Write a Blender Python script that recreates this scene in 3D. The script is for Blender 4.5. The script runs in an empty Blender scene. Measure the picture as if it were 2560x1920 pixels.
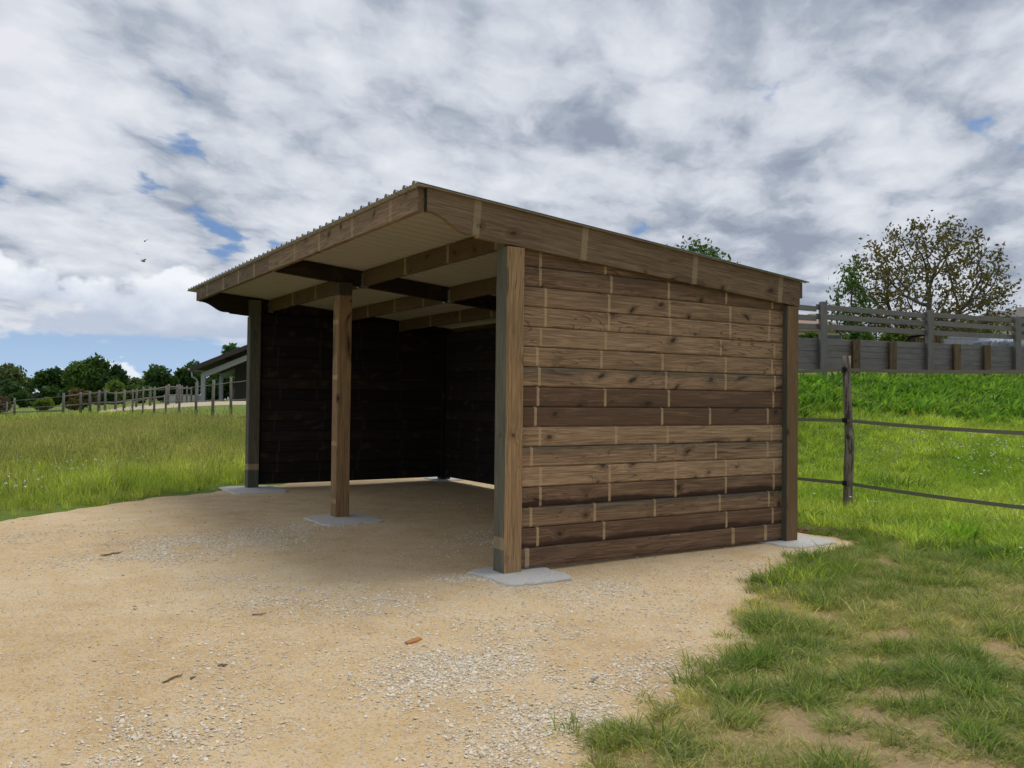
import bpy, bmesh, math, random
import numpy as np
from mathutils import Vector, Matrix, noise as mnoise

# ------------------------------------------------------------------ camera
sc = bpy.context.scene
COL = sc.collection
FPX = 2155.46                       # focal length in pixels of the 2560 px wide photograph
PITCH, ROLL, YAW = 0.0186, 0.0112, 1.0077
CAM = np.array([-3.193, -5.138, 1.220])
_F0 = np.array([math.cos(YAW), math.sin(YAW), 0]); _R0 = np.array([math.sin(YAW), -math.cos(YAW), 0]); _Z = np.array([0, 0, 1.0])
_F = _F0 * math.cos(PITCH) + _Z * math.sin(PITCH)
_U1 = -_F0 * math.sin(PITCH) + _Z * math.cos(PITCH)
_R = _R0 * math.cos(ROLL) + _U1 * math.sin(ROLL)
_U = -_R0 * math.sin(ROLL) + _U1 * math.cos(ROLL)
cd = bpy.data.cameras.new('camera'); cam = bpy.data.objects.new('camera', cd); COL.objects.link(cam)
cd.sensor_width = 36; cd.lens = FPX / 2560 * 36; cd.clip_start = 0.05; cd.clip_end = 4000
cam.matrix_world = Matrix(((_R[0], _U[0], -_F[0], CAM[0]), (_R[1], _U[1], -_F[1], CAM[1]), (_R[2], _U[2], -_F[2], CAM[2]), (0, 0, 0, 1)))
sc.camera = cam

# ------------------------------------------------------------------ light
SUN_AZ = Vector((1.0, 0.12, 0)).normalized()      # horizontal direction towards the sun
SUN_EL = math.radians(72)
SUN_ROT = math.atan2(SUN_AZ.x, SUN_AZ.y)
sd = bpy.data.lights.new('sun', 'SUN'); sd.energy = 1.4; sd.angle = math.radians(30); sd.color = (1.0, 0.95, 0.87)
sun = bpy.data.objects.new('sun', sd); COL.objects.link(sun)
_sv = Vector((SUN_AZ.x * math.cos(SUN_EL), SUN_AZ.y * math.cos(SUN_EL), math.sin(SUN_EL)))
sun.rotation_euler = _sv.to_track_quat('Z', 'Y').to_euler()
sun.location = (0, 0, 30)
sc.view_settings.view_transform = 'Standard'; sc.view_settings.look = 'None'
sc.view_settings.gamma = 1.0; sc.view_settings.use_curve_mapping = False
sc.view_settings.exposure = 0.48
sc.cycles.max_bounces = 6; sc.cycles.diffuse_bounces = 4; sc.cycles.transmission_bounces = 3; sc.cycles.adaptive_threshold = .02


class NT:
    """small node-tree helper"""
    def __init__(s, tree): s.t = tree; s.n = tree.nodes; s.l = tree.links
    def new(s, typ, **kw):
        n = s.n.new(typ)
        for k, v in kw.items(): setattr(n, k, v)
        return n
    def put(s, sock, v):
        if v is None: return
        if hasattr(v, 'links') or isinstance(v, bpy.types.NodeSocket): s.l.new(v, sock)
        elif isinstance(v, (int, float)):
            try: sock.default_value = v
            except TypeError: sock.default_value = (v, v, v)
        else:
            v = tuple(v)
            if sock.type == 'RGBA' and len(v) == 3: v = v + (1,)
            sock.default_value = v
    def m(s, op, a, b=None, c=None, clamp=False):
        n = s.new('ShaderNodeMath', operation=op, use_clamp=clamp)
        s.put(n.inputs[0], a); s.put(n.inputs[1], b); s.put(n.inputs[2], c); return n.outputs[0]
    def v(s, op, a, b=None, c=None):
        n = s.new('ShaderNodeVectorMath', operation=op)
        s.put(n.inputs[0], a); s.put(n.inputs[1], b)
        if op == 'SCALE': s.put(n.inputs[3], b if not isinstance(b, tuple) else None)
        return n.outputs['Value'] if op in ('LENGTH', 'DOT_PRODUCT', 'DISTANCE') else n.outputs[0]
    def scale(s, a, k):
        n = s.new('ShaderNodeVectorMath', operation='SCALE'); s.put(n.inputs[0], a); s.put(n.inputs[3], k); return n.outputs[0]
    def mr(s, x, a, b, c=0.0, d=1.0, smooth=True):
        n = s.new('ShaderNodeMapRange', interpolation_type='SMOOTHSTEP' if smooth else 'LINEAR'); n.clamp = True
        for i, q in enumerate((x, a, b, c, d)): s.put(n.inputs[i], q)
        return n.outputs[0]
    def mix(s, f, a, b, blend='MIX'):
        n = s.new('ShaderNodeMix', data_type='RGBA', blend_type=blend)
        s.put(n.inputs[0], f); s.put(n.inputs[6], a); s.put(n.inputs[7], b); return n.outputs[2]
    def noise(s, vec, scale, detail=4, rough=.55, dist=0, w=None, out=0):
        n = s.new('ShaderNodeTexNoise')
        if w is not None: n.noise_dimensions = w
        s.put(n.inputs['Vector'], vec); n.inputs['Scale'].default_value = scale; n.inputs['Detail'].default_value = detail
        n.inputs['Roughness'].default_value = rough; n.inputs['Distortion'].default_value = dist
        return n.outputs[out]
    def vor(s, vec, scale, rnd=1.0, feature='F1', out='Distance', dims='3D'):
        n = s.new('ShaderNodeTexVoronoi', feature=feature, voronoi_dimensions=dims)
        s.put(n.inputs['Vector'], vec); n.inputs['Scale'].default_value = scale; n.inputs['Randomness'].default_value = rnd
        return n.outputs[out]
    def ramp(s, f, stops, interp='LINEAR'):
        n = s.new('ShaderNodeValToRGB'); s.put(n.inputs[0], f); r = n.color_ramp; r.interpolation = interp
        while len(r.elements) > 1: r.elements.remove(r.elements[-1])
        r.elements[0].position = stops[0][0]; r.elements[0].color = tuple(stops[0][1]) + (1,)
        for p, c in stops[1:]:
            e = r.elements.new(p); e.color = tuple(c) + (1,)
        return n.outputs[0]
    def sep(s, v):
        n = s.new('ShaderNodeSeparateXYZ'); s.put(n.inputs[0], v); return n.outputs
    def comb(s, x, y, z):
        n = s.new('ShaderNodeCombineXYZ'); s.put(n.inputs[0], x); s.put(n.inputs[1], y); s.put(n.inputs[2], z); return n.outputs[0]
    def attr(s, name, typ='GEOMETRY', out='Color'):
        n = s.new('ShaderNodeAttribute', attribute_type=typ, attribute_name=name); return n.outputs[out]


# ------------------------------------------------------------------ sky: Nishita with a broken cloud deck
world = bpy.data.worlds.new('World'); sc.world = world; world.use_nodes = True
w = NT(world.node_tree); w.n.clear()
sky = w.new('ShaderNodeTexSky', sky_type='NISHITA'); sky.sun_disc = False
sky.sun_elevation = SUN_EL; sky.sun_rotation = SUN_ROT; sky.air_density = 1.0; sky.dust_density = .6; sky.ozone_density = 1.4
tcw = w.new('ShaderNodeTexCoord')
dirv = tcw.outputs['Generated']
dx, dy, dz = w.sep(dirv)
zc = w.m('MAXIMUM', dz, 0.0)
den = w.m('ADD', zc, 0.20)
# cloud deck plane, axes along the camera's heading
rx = w.m('ADD', w.m('MULTIPLY', dx, float(_R0[0])), w.m('MULTIPLY', dy, float(_R0[1])))
ry = w.m('ADD', w.m('MULTIPLY', dx, float(_F0[0])), w.m('MULTIPLY', dy, float(_F0[1])))
px_ = w.m('DIVIDE', rx, den); py_ = w.m('DIVIDE', ry, den)
P = w.comb(px_, w.m('SUBTRACT', w.m('MULTIPLY', py_, .8), w.m('MULTIPLY', px_, .15)), 3.1)
P = w.scale(P, 1.3)
def svor(vec, scale, sm=.6):
    n = w.new('ShaderNodeTexVoronoi', feature='SMOOTH_F1', voronoi_dimensions='2D'); w.put(n.inputs['Vector'], vec); n.inputs['Scale'].default_value = scale; n.inputs['Smoothness'].default_value = sm
    return n.outputs['Distance']
wob = w.scale(w.v('SUBTRACT', w.noise(P, 3.0, 4, .6, out=1, w='2D'), (.5, .5, .5)), .15)
Pw = w.v('ADD', P, wob)
n_big = w.noise(w.v('ADD', P, (3.7, 1.2, 0)), 1.5, 2, .5, w='2D')
n_mid = w.noise(w.v('ADD', Pw, (7.3, 2.2, 0)), 4.2, 4, .55, w='2D')
n_fine = w.noise(w.v('ADD', Pw, (1.7, 9.2, 2)), 14.0, 4, .62, w='2D')
c1 = svor(Pw, 3.6); c2 = svor(w.v('ADD', Pw, (4.1, 7.7, 1)), 7.5); c3 = w.m('SUBTRACT', .85, n_fine)
puff = w.m('ADD', w.m('ADD', w.m('MULTIPLY', c1, .5), w.m('MULTIPLY', c2, .32)), w.m('MULTIPLY', c3, .18))     # 0 in a puff's middle, about .6 between puffs
# the deck is thicker and greyer towards camera right, thinner and more broken towards the left
lr = w.mr(rx, -.45, .5, 0, 1)
shade = w.m('ADD', w.m('MULTIPLY', n_big, .42), w.m('MULTIPLY', n_mid, .30))
shade = w.m('ADD', shade, w.m('MULTIPLY', w.m('SUBTRACT', .42, puff), .42))
shade = w.m('ADD', shade, w.m('MULTIPLY', w.m('SUBTRACT', n_fine, .5), .08))
shade = w.m('SUBTRACT', shade, w.m('MULTIPLY', w.m('SUBTRACT', lr, .40), .085))
cloud_col = w.ramp(shade, [(.19, (.215, .245, .31)), (.28, (.30, .335, .395)), (.35, (.405, .435, .49)), (.42, (.475, .50, .55)), (.55, (.565, .58, .615))])
gap = w.m('ADD', w.m('MULTIPLY', puff, .75), w.m('MULTIPLY', w.noise(w.v('ADD', Pw, (31.7, 12.4, 5)), 2.6, 4, .6, w='2D'), .75))
gap = w.m('ADD', gap, w.m('MULTIPLY', lr, -.075))
cover = w.mr(gap, .835, .965, 1, .10)
# clear strip under the deck, low over the left horizon; cumulus stands in it
az = w.m('DIVIDE', rx, w.m('MAXIMUM', ry, .05))
left = w.mr(az, -.36, .02, 1, 0)
low = w.comb(w.m('MULTIPLY', az, 16.0), w.m('MULTIPLY', dz, 42.0), 1.7)
ln_ = w.noise(low, 1.0, 4, .58, w='2D')
lowband = w.m('MULTIPLY', w.mr(w.m('ADD', dz, w.m('MULTIPLY', w.m('SUBTRACT', ln_, .5), .03)), .058, .070, 1, 0), left)
cover = w.m('MULTIPLY', cover, w.m('SUBTRACT', 1.0, lowband))
svec = w.v('NORMALIZE', w.comb(dx, dy, w.m('ADD', zc, .20)))
w.put(sky.inputs['Vector'], svec)
skycol = w.scale(sky.outputs[0], .075)
skycol = w.mix(1.0, skycol, (.80, .97, 1.12), 'MULTIPLY')
skycol = w.mix(w.mr(dz, .0, .16, .8, .0), skycol, (.36, .47, .61))
cloud_col = w.mix(w.mr(dz, .0, .13, .30, 0), cloud_col, (.50, .53, .59))
skymix = w.mix(cover, skycol, cloud_col)
# two far rows of cumulus: small heads on the horizon, a larger bank with flat grey bases above the clear strip
for base, topz, sc_, off, amt in ((-.01, .040, 14.0, 14.0, .75), (.066, .165, 4.6, 16.0, .9)):
    q = w.comb(w.m('ADD', w.m('MULTIPLY', az, sc_), off), w.m('MULTIPLY', dz, sc_ * 1.6), 0.0)
    hn = w.noise(q, 1.0, 5, .55, w='2D'); cell = w.m('MULTIPLY', w.noise(w.v('ADD', q, (off, 3.0, 0)), 2.6, 4, .55, w='2D'), .75)
    hgt = w.m('DIVIDE', w.m('SUBTRACT', dz, base), topz - base)
    body = w.m('SUBTRACT', w.m('ADD', hn, w.m('MULTIPLY', w.m('SUBTRACT', .35, cell), .35)), w.m('MULTIPLY', w.m('MAXIMUM', hgt, 0.0), .26))
    msk = w.m('MULTIPLY', w.m('MULTIPLY', w.mr(body, .36, .43), w.mr(hgt, -.06, .04)), w.m('MULTIPLY', left, amt))
    lit = w.m('ADD', w.m('MULTIPLY', hgt, .9), w.m('MULTIPLY', w.m('SUBTRACT', .30, cell), 1.1))
    cc = w.ramp(lit, [(.0, (.36, .41, .50)), (.25, (.50, .54, .61)), (.55, (.66, .68, .71))])
    skymix = w.mix(msk, skymix, cc)
bg = w.new('ShaderNodeBackground'); w.put(bg.inputs['Color'], skymix); bg.inputs['Strength'].default_value = 1.0
world.cycles.sampling_method = 'MANUAL'; world.cycles.sample_map_resolution = 256
wo = w.new('ShaderNodeOutputWorld'); w.l.new(bg.outputs[0], wo.inputs[0])

# ------------------------------------------------------------------ helpers
rng = np.random.default_rng(7); random.seed(7)
def ray(px, py): return _F + _R * (px - 1280) / FPX + _U * (960 - py) / FPX
def at(px, py, d): return CAM + ray(px, py) * d                  # a point seen at px,py standing d metres ahead
def lev(px, d, z):                                               # the same bearing and distance, at height z
    p = CAM + ray(px, 1000) * d; p[2] = z; return p
def tag(o, label=None, cat=None, group=None, kind=None):
    if label: o['label'] = label
    if cat: o['category'] = cat
    if group: o['group'] = group
    if kind: o['kind'] = kind
    return o
def link(name, me, mats, parent=None, loc=None, M=None):
    o = bpy.data.objects.new(name, me); COL.objects.link(o)
    if mats is not None and not me.materials:
        for m_ in (mats if isinstance(mats, (list, tuple)) else [mats]): me.materials.append(m_)
    if parent is not None: o.parent = parent
    if M is not None: o.matrix_local = M
    if loc is not None: o.location = loc
    return o
def empty(name, loc=(0, 0, 0), rz=0):
    o = bpy.data.objects.new(name, None); COL.objects.link(o); o.location = loc; o.rotation_euler = (0, 0, rz)
    o.empty_display_size = .2; return o
def pyd(name, verts, faces, smooth=False):
    me = bpy.data.meshes.new(name); me.from_pydata([tuple(map(float, v)) for v in verts], [], [tuple(f) for f in faces]); me.update()
    if smooth: me.polygons.foreach_set('use_smooth', [True] * len(me.polygons))
    return me
def npmesh(name, V, F):
    """V (n,3), F (m,k) all faces with k corners"""
    V = np.asarray(V, np.float32); F = np.asarray(F, np.int32); k = F.shape[1]
    me = bpy.data.meshes.new(name); me.vertices.add(len(V)); me.vertices.foreach_set('co', V.ravel())
    me.loops.add(F.size); me.loops.foreach_set('vertex_index', F.ravel())
    me.polygons.add(len(F)); me.polygons.foreach_set('loop_start', np.arange(0, F.size, k, dtype=np.int32))
    me.polygons.foreach_set('loop_total', np.full(len(F), k, np.int32)); me.update(calc_edges=True); return me
def prism(name, outline, t0, t1):
    """outline in x,z extruded along y from t0 to t1"""
    n = len(outline); vs = [(x, t0, z) for x, z in outline] + [(x, t1, z) for x, z in outline]
    fs = [tuple(range(n)), tuple(range(2 * n - 1, n - 1, -1))] + [(i + n, (i + 1) % n + n, (i + 1) % n, i) for i in range(n)]
    me = pyd(name, vs, fs); bm = bmesh.new(); bm.from_mesh(me); bmesh.ops.recalc_face_normals(bm, faces=bm.faces); bm.to_mesh(me); bm.free(); return me
def boxmesh(name, x0, x1, y0, y1, z0, z1, bev=0.0, seg=1):
    bm = bmesh.new(); bmesh.ops.create_cube(bm, size=1)
    for v in bm.verts: v.co = ((x0 + x1) / 2 + v.co.x * (x1 - x0), (y0 + y1) / 2 + v.co.y * (y1 - y0), (z0 + z1) / 2 + v.co.z * (z1 - z0))
    if bev: bmesh.ops.bevel(bm, geom=list(bm.edges), offset=bev, segments=seg, affect='EDGES', profile=.6)
    me = bpy.data.meshes.new(name); bm.to_mesh(me); bm.free(); return me
def beam(name, a, b, wid, hei, mats, parent=None, bev=.004, up=(0, 0, 1), wob=0, props=None, **kw):
    """bar from a to b: local x runs along it, y is its width, z its height"""
    a = Vector(a); b = Vector(b); L = (b - a).length; x = (b - a).normalized(); up = Vector(up) if abs(x.z) < .985 else Vector((_F0[0], _F0[1], 0))
    y = up.cross(x).normalized(); z = x.cross(y)
    me = boxmesh(name, 0, L, -wid / 2, wid / 2, -hei / 2, hei / 2, bev)
    M = Matrix(((x.x, y.x, z.x, a.x), (x.y, y.y, z.y, a.y), (x.z, y.z, z.z, a.z), (0, 0, 0, 1)))
    o = link(name, me, mats, parent, M=M)
    for k, v in (props or {}).items(): o[k] = v
    return o
def tube_mesh(name, pts, radii, sides=8, cap=True, jit=0, r=random):
    V = []; F = []; pts = [Vector(p) for p in pts]
    for i, p in enumerate(pts):
        d = (pts[min(i + 1, len(pts) - 1)] - pts[max(i - 1, 0)]).normalized()
        u = d.cross(Vector((.31, .2, .93)) if abs(d.z) < .9 else Vector((1, .1, 0))).normalized(); v = d.cross(u)
        for k in range(sides):
            a = 2 * math.pi * k / sides; rr = radii[i] * (1 + jit * r.uniform(-1, 1))
            V.append(p + u * math.cos(a) * rr + v * math.sin(a) * rr)
    for i in range(len(pts) - 1):
        for k in range(sides):
            k2 = (k + 1) % sides; F.append((i * sides + k, i * sides + k2, (i + 1) * sides + k2, (i + 1) * sides + k))
    if cap: F.append(tuple(range(sides))[::-1]); F.append(tuple((len(pts) - 1) * sides + k for k in range(sides)))
    return pyd(name, V, F, smooth=True)
def shear_fix(o): return o

# ------------------------------------------------------------------ materials
def mat(name):
    m_ = bpy.data.materials.new(name); m_.use_nodes = True; t = NT(m_.node_tree)
    return m_, t, t.n['Principled BSDF']
def bump(t, bs, h, strength=.4, dist=.01):
    b = t.new('ShaderNodeBump'); b.inputs['Strength'].default_value = strength; b.inputs['Distance'].default_value = dist
    t.put(b.inputs['Height'], h); t.l.new(b.outputs[0], bs.inputs['Normal'])
def simple(name, col, rough=.7, var=.15, scale=6, metal=0, bmp=.2, spec=.3):
    m_, t, bs = mat(name); tc = t.new('ShaderNodeTexCoord').outputs['Object']
    n = t.noise(tc, scale, 6, .6); c = t.mix(n, [x * (1 - var) for x in col], [min(1, x * (1 + var)) for x in col])
    t.put(bs.inputs['Base Color'], c); bs.inputs['Roughness'].default_value = rough; bs.inputs['Metallic'].default_value = metal
    bs.inputs['Specular IOR Level'].default_value = spec
    if bmp: bump(t, bs, t.noise(tc, scale * 6, 4, .6), bmp, .004)
    return m_
def wood_mat(name, light, dark, knot=(.045, .028, .016), pale=(.43, .31, .17), grey=None, green_all=0.0, rough=.82, bands=True):
    """grain along local x; object properties: tone (-1..1), green (stain on the upper edge), low (stain on the lower edge), b1..b5 sticker marks, bw their width"""
    m_, t, bs = mat(name)
    tc = t.new('ShaderNodeTexCoord').outputs['Object']; oi = t.new('ShaderNodeObjectInfo').outputs['Random']
    X, Y, Zc = t.sep(tc)
    off = t.comb(t.m('MULTIPLY', oi, 91.0), t.m('MULTIPLY', oi, 17.0), t.m('MULTIPLY', oi, 53.0))
    pv = t.v('ADD', tc, off)
    # knots: one dark slanting spindle in most cells of a grid laid along the board
    pvx, pvy, pvz = t.sep(pv)
    cr = t.m('ADD', Zc, Y)                                           # across the face, on either face
    sl_ = t.m('MULTIPLY', t.m('SUBTRACT', t.noise(t.comb(pvx, oi, 0.0), 2.1, 0), .5), 9.0)
    kx = t.m('MULTIPLY', t.m('ADD', pvx, t.m('MULTIPLY', cr, sl_)), 3.4)
    kv = t.comb(kx, t.m('ADD', t.m('MULTIPLY', cr, 4.6), t.m('MULTIPLY', oi, 40.0)), 0.0)
    vn = t.new('ShaderNodeTexVoronoi', voronoi_dimensions='2D'); t.put(vn.inputs['Vector'], kv); vn.inputs['Scale'].default_value = 1.0; vn.inputs['Randomness'].default_value = .8
    kd = vn.outputs['Distance']; ks = t.sep(vn.outputs['Color'])[0]
    kd = t.m('ADD', kd, t.m('MULTIPLY', t.m('SUBTRACT', t.noise(pv, 38, 3), .5), .10))
    has = t.mr(ks, .45, .75, 0, 1)
    core = t.m('MULTIPLY', t.mr(kd, t.m('MULTIPLY', ks, .07), t.m('ADD', .035, t.m('MULTIPLY', ks, .085)), 1, 0), has)
    halo = t.m('MULTIPLY', t.mr(kd, .07, .36, 1, 0), has)
    # grain: long fibres bent round the knots, plus growth-ring lines
    bend = t.m('MULTIPLY', halo, .03)
    gv = t.comb(t.m('MULTIPLY', pvx, 2.4), t.m('MULTIPLY', t.m('ADD', pvy, bend), 60), t.m('MULTIPLY', t.m('ADD', pvz, bend), 60))
    g1 = t.noise(gv, 1.0, 5, .6, .2)
    rn = t.noise(t.comb(t.m('MULTIPLY', pvx, .8), t.m('ADD', t.m('MULTIPLY', cr, 7.0), t.m('ADD', t.m('MULTIPLY', oi, 60.0), t.m('MULTIPLY', halo, .9))), 0.0), 1.0, 2, .5, .2)
    ph = t.m('ABSOLUTE', t.m('SINE', t.m('MULTIPLY', rn, 48.0)))
    rings = t.mr(ph, .0, .42)                                         # thin dark lines
    figure = t.mr(t.noise(t.comb(t.m('MULTIPLY', pvx, .7), t.m('MULTIPLY', oi, 77.0), 0.0), 1.6, 2), .40, .62)   # only here and there
    g = t.m('ADD', t.m('MULTIPLY', g1, .80), t.m('MULTIPLY', t.m('SUBTRACT', rings, 1.0), t.m('MULTIPLY', figure, .42)))
    big = t.noise(t.v('MULTIPLY', pv, (1.6, 9, 9)), 1.0, 4, .6)
    g = t.m('ADD', g, t.m('MULTIPLY', t.m('SUBTRACT', big, .5), .40))
    tone = t.attr('tone', 'OBJECT', 'Fac')
    g = t.m('ADD', g, t.m('MULTIPLY', tone, .36))
    c = t.ramp(g, [(.16, dark), (.47, [(a + b) / 2 for a, b in zip(light, dark)]), (.74, light)])
    fib = t.noise(t.v('MULTIPLY', pv, (5, 150, 150)), 1.0, 3, .6)
    c = t.mix(t.mr(fib, .36, .62, .5, 0), c, [x * .55 for x in dark])
    c = t.mix(t.m('MULTIPLY', t.m('MULTIPLY', halo, halo), .55), c, [x * 1.5 for x in knot])
    c = t.mix(t.m('MULTIPLY', core, .9), c, knot)
    # greenish preservative stain along the upper edge, dark damp along the lower one
    wn = t.m('MULTIPLY', t.m('SUBTRACT', t.noise(t.v('MULTIPLY', pv, (1.6, 3, 3)), 1.5, 4, .6), .5), .10)
    gm = t.m('MULTIPLY', t.m('MULTIPLY', t.mr(t.m('ADD', Zc, t.m('MULTIPLY', wn, 1.4)), .0, .075), t.mr(g, .2, .7, 1, .55)), t.attr('green', 'OBJECT', 'Fac'))
    if green_all: gm = t.m('MAXIMUM', gm, t.mr(t.noise(t.v('MULTIPLY', pv, (1.2, 4, 4)), 1.2, 5, .65), .3, .62, green_all * .55, green_all))
    c = t.mix(gm, c, t.mix(g1, (.036, .044, .034), (.115, .118, .092)))
    lm = t.m('MULTIPLY', t.mr(t.m('ADD', Zc, wn), -.045, -.015, 1, 0), t.attr('low', 'OBJECT', 'Fac'))
    c = t.mix(lm, c, (.042, .022, .014))
    # pale marks left by the stacking battens
    bw = t.attr('bw', 'OBJECT', 'Fac'); bs_m = None
    xe = t.m('ADD', X, t.m('MULTIPLY', t.m('SUBTRACT', t.noise(pv, 40, 2), .5), .006))
    for i in range(1, 6 if bands else 2):
        e = t.mr(t.m('ABSOLUTE', t.m('SUBTRACT', xe, t.attr('b%d' % i, 'OBJECT', 'Fac'))), t.m('MULTIPLY', bw, .42), t.m('MULTIPLY', bw, .58), 1, 0)
        e = t.m('MULTIPLY', e, t.mr(t.noise(t.comb(t.m('ADD', oi, i * 3.3), t.m('MULTIPLY', Zc, 6.0), 0.0), 2.0, 3), .25, .6, .45, 1))
        bs_m = e if bs_m is None else t.m('MAXIMUM', bs_m, e)
    bs_m = t.m('MULTIPLY', bs_m, t.m('GREATER_THAN', bw, .001 if bands else 99.0))
    td = t.attr('topdark', 'OBJECT', 'Fac')
    tdm = t.m('MULTIPLY', t.m('GREATER_THAN', td, .01), t.mr(t.m('SUBTRACT', xe, td), -.008, .012))
    c = t.mix(t.m('MULTIPLY', tdm, .85), c, (.030, .032, .034))
    c = t.mix(t.m('MULTIPLY', bs_m, t.m('SUBTRACT', .8, t.m('MULTIPLY', core, .4))), c, t.mix(g1, [x * .75 for x in pale], pale))
    if grey: c = t.mix(t.mr(t.noise(t.v('MULTIPLY', pv, (1.5, 10, 10)), 1.3, 5, .65), .3, .7, .45, .95), c, grey)
    t.put(bs.inputs['Base Color'], c); bs.inputs['Roughness'].default_value = rough; bs.inputs['Specular IOR Level'].default_value = .25
    bump(t, bs, t.m('SUBTRACT', g1, t.m('MULTIPLY', core, .5)), .35, .004)
    return m_
M_board = wood_mat('stained_board', (.51, .338, .195), (.145, .084, .050), pale=(.55, .39, .22))
M_board_dark = wood_mat('dark_stained_board', (.040, .028, .021), (.012, .009, .008), pale=(.042, .031, .022))  # much darker wood for left and back walls, some rafters, a rear post
M_post = wood_mat('stained_post', (.50, .32, .165), (.19, .115, .056), bands=False)
M_postfront = wood_mat('marked_post_face', (.38, .245, .125), (.15, .09, .045), pale=(.45, .32, .17))
M_postgreen = wood_mat('green_stained_post', (.34, .28, .18), (.09, .08, .055), green_all=.8, pale=(.42, .32, .18))
M_rafter = wood_mat('rafter_wood', (.31, .21, .125), (.11, .072, .043), pale=(.36, .27, .165))
M_oldwood = wood_mat('weathered_wood', (.20, .17, .13), (.08, .065, .05), grey=(.175, .165, .155))
M_greyboard = wood_mat('grey_plank_wood', (.25, .22, .20), (.085, .075, .072), grey=(.22, .20, .195))
M_brownpost = wood_mat('brown_post_wood', (.26, .175, .10), (.11, .075, .045))
M_conc = simple('pale_concrete', (.50, .49, .465), .95, .34, 40, bmp=1.0)
M_galv = simple('galvanised_steel', (.45, .46, .47), .45, .1, 20, metal=.8, bmp=0)
M_sheet_top = simple('blue_grey_sheet', (.13, .17, .23), .38, .06, 3, metal=.0, bmp=0, spec=.6)
M_sheet_under = simple('cream_sheet_underside', (.42, .39, .325), .6, .05, 2, bmp=0)

def leaf_mat(name, trans=.35, rough=.6, src='INSTANCER', attrname='tint', vary=.25, gloss=.25):
    m_, t, bs = mat(name)
    c = t.attr(attrname, src)
    b = t.attr('blade', 'GEOMETRY', 'Fac')
    c = t.mix(1.0, c, t.comb(*([t.m('ADD', 1 - vary, t.m('MULTIPLY', b, 2 * vary))] * 3)), 'MULTIPLY')
    t.put(bs.inputs['Base Color'], c); bs.inputs['Roughness'].default_value = rough; bs.inputs['Specular IOR Level'].default_value = gloss
    tr = t.new('ShaderNodeBsdfTranslucent'); t.put(tr.inputs[0], t.mix(1.0, c, (1.15, 1.25, .55), 'MULTIPLY'))
    mx = t.new('ShaderNodeMixShader'); mx.inputs[0].default_value = trans
    t.l.new(bs.outputs[0], mx.inputs[1]); t.l.new(tr.outputs[0], mx.inputs[2])
    t.l.new(mx.outputs[0], t.n['Material Output'].inputs[0]); return m_
M_grass = leaf_mat('grass_blades', .42, vary=.42)
M_flower = leaf_mat('flower_petals', .2, vary=.1)
M_leaf = leaf_mat('tree_leaves', .35, src='GEOMETRY', attrname='tint', vary=0.0)
M_bark = simple('bark', (.12, .10, .08), .9, .35, 9, bmp=.6)
M_stone = leaf_mat('limestone_chips', 0.0, .85, vary=.12)

# ------------------------------------------------------------------ terrain
def cam_xz(x, y):
    qx = x - CAM[0]; qy = y - CAM[1]
    return qx * _R0[0] + qy * _R0[1], qx * _F0[0] + qy * _F0[1]
def sstep(a, b, x):
    t_ = np.clip((x - a) / (b - a), 0, 1); return t_ * t_ * (3 - 2 * t_)
_ctl = []
for p in [(0, 0), (3, 0), (0, 6.7), (3, 6.7), (-3.2, -5.1), (-6, 0), (-3, 3), (0, -4), (3, -3), (-8, -8), (2, -9), (-12, 0), (5.4, 1.2), (-3, 4.6), (5, -2), (5.0, 7.0)]: _ctl.append((p[0], p[1], 0.0))
for px, d, z in [(610, 26, .26), (490, 32, .16), (410, 39, .12), (300, 46, .02), (158, 54, -.15), (30, 65, -.5), (-300, 60, -.6), (0, 15, .02), (400, 16, .10), (600, 17, .16), (-300, 15, .0), (0, 30, -.08), (250, 28, .08),
                 (-500, 35, -.2), (330, 60, .34), (508, 90, .70), (620, 85, .75), (800, 60, .8), (900, 35, .75), (1100, 20, .3), (0, 150, -.7), (300, 150, -.2), (600, 150, .6), (-600, 150, -1.5), (1300, 25, .7),
                 (1997, 16.5, .80), (2560, 18, .98), (2900, 18, .9), (2300, 13.5, .45), (2560, 11, .10), (3000, 10, 0), (1800, 13, .35), (3400, 18, .6)]:
    p = lev(px, d, z); _ctl.append((p[0], p[1], z))
for a in range(0, 360, 30): _ctl.append((420 * math.cos(math.radians(a)), 420 * math.sin(math.radians(a)), -1.0))
for a in range(0, 360, 30): _ctl.append((1500 * math.cos(math.radians(a)), 1500 * math.sin(math.radians(a)), -3.0))
_ctl = np.array(_ctl); _S = 10.0
def _warp(x, y):                                      # compress far distances so that near detail governs the fit
    r = np.sqrt(x * x + y * y) + 1e-9; k = _S * np.arcsinh(r / _S) / r; return x * k, y * k
_cx, _cy = _warp(_ctl[:, 0], _ctl[:, 1])
def _phi(r2): return np.where(r2 > 1e-12, .5 * r2 * np.log(np.maximum(r2, 1e-12)), 0)
_n = len(_ctl); _A = np.zeros((_n + 3, _n + 3))
_A[:_n, :_n] = _phi((_cx[:, None] - _cx) ** 2 + (_cy[:, None] - _cy) ** 2) + np.eye(_n) * .6
_A[:_n, _n] = 1; _A[:_n, _n + 1] = _cx; _A[:_n, _n + 2] = _cy; _A[_n:, :_n] = _A[:_n, _n:].T
_W = np.linalg.solve(_A, np.concatenate([_ctl[:, 2], np.zeros(3)]))
WALL_P = np.array([7.14, 19.9]); WALL_D = np.array([3.46, 2.10]); WALL_STEP = float(np.linalg.norm(WALL_D)); WALL_D = WALL_D / WALL_STEP
WALL_N = np.array([WALL_D[1], -WALL_D[0]])            # towards the yard
def wall_base(s): return 2.0 + .0195 * s              # height of the plank wall's foot, s metres along from its first tall post
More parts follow.
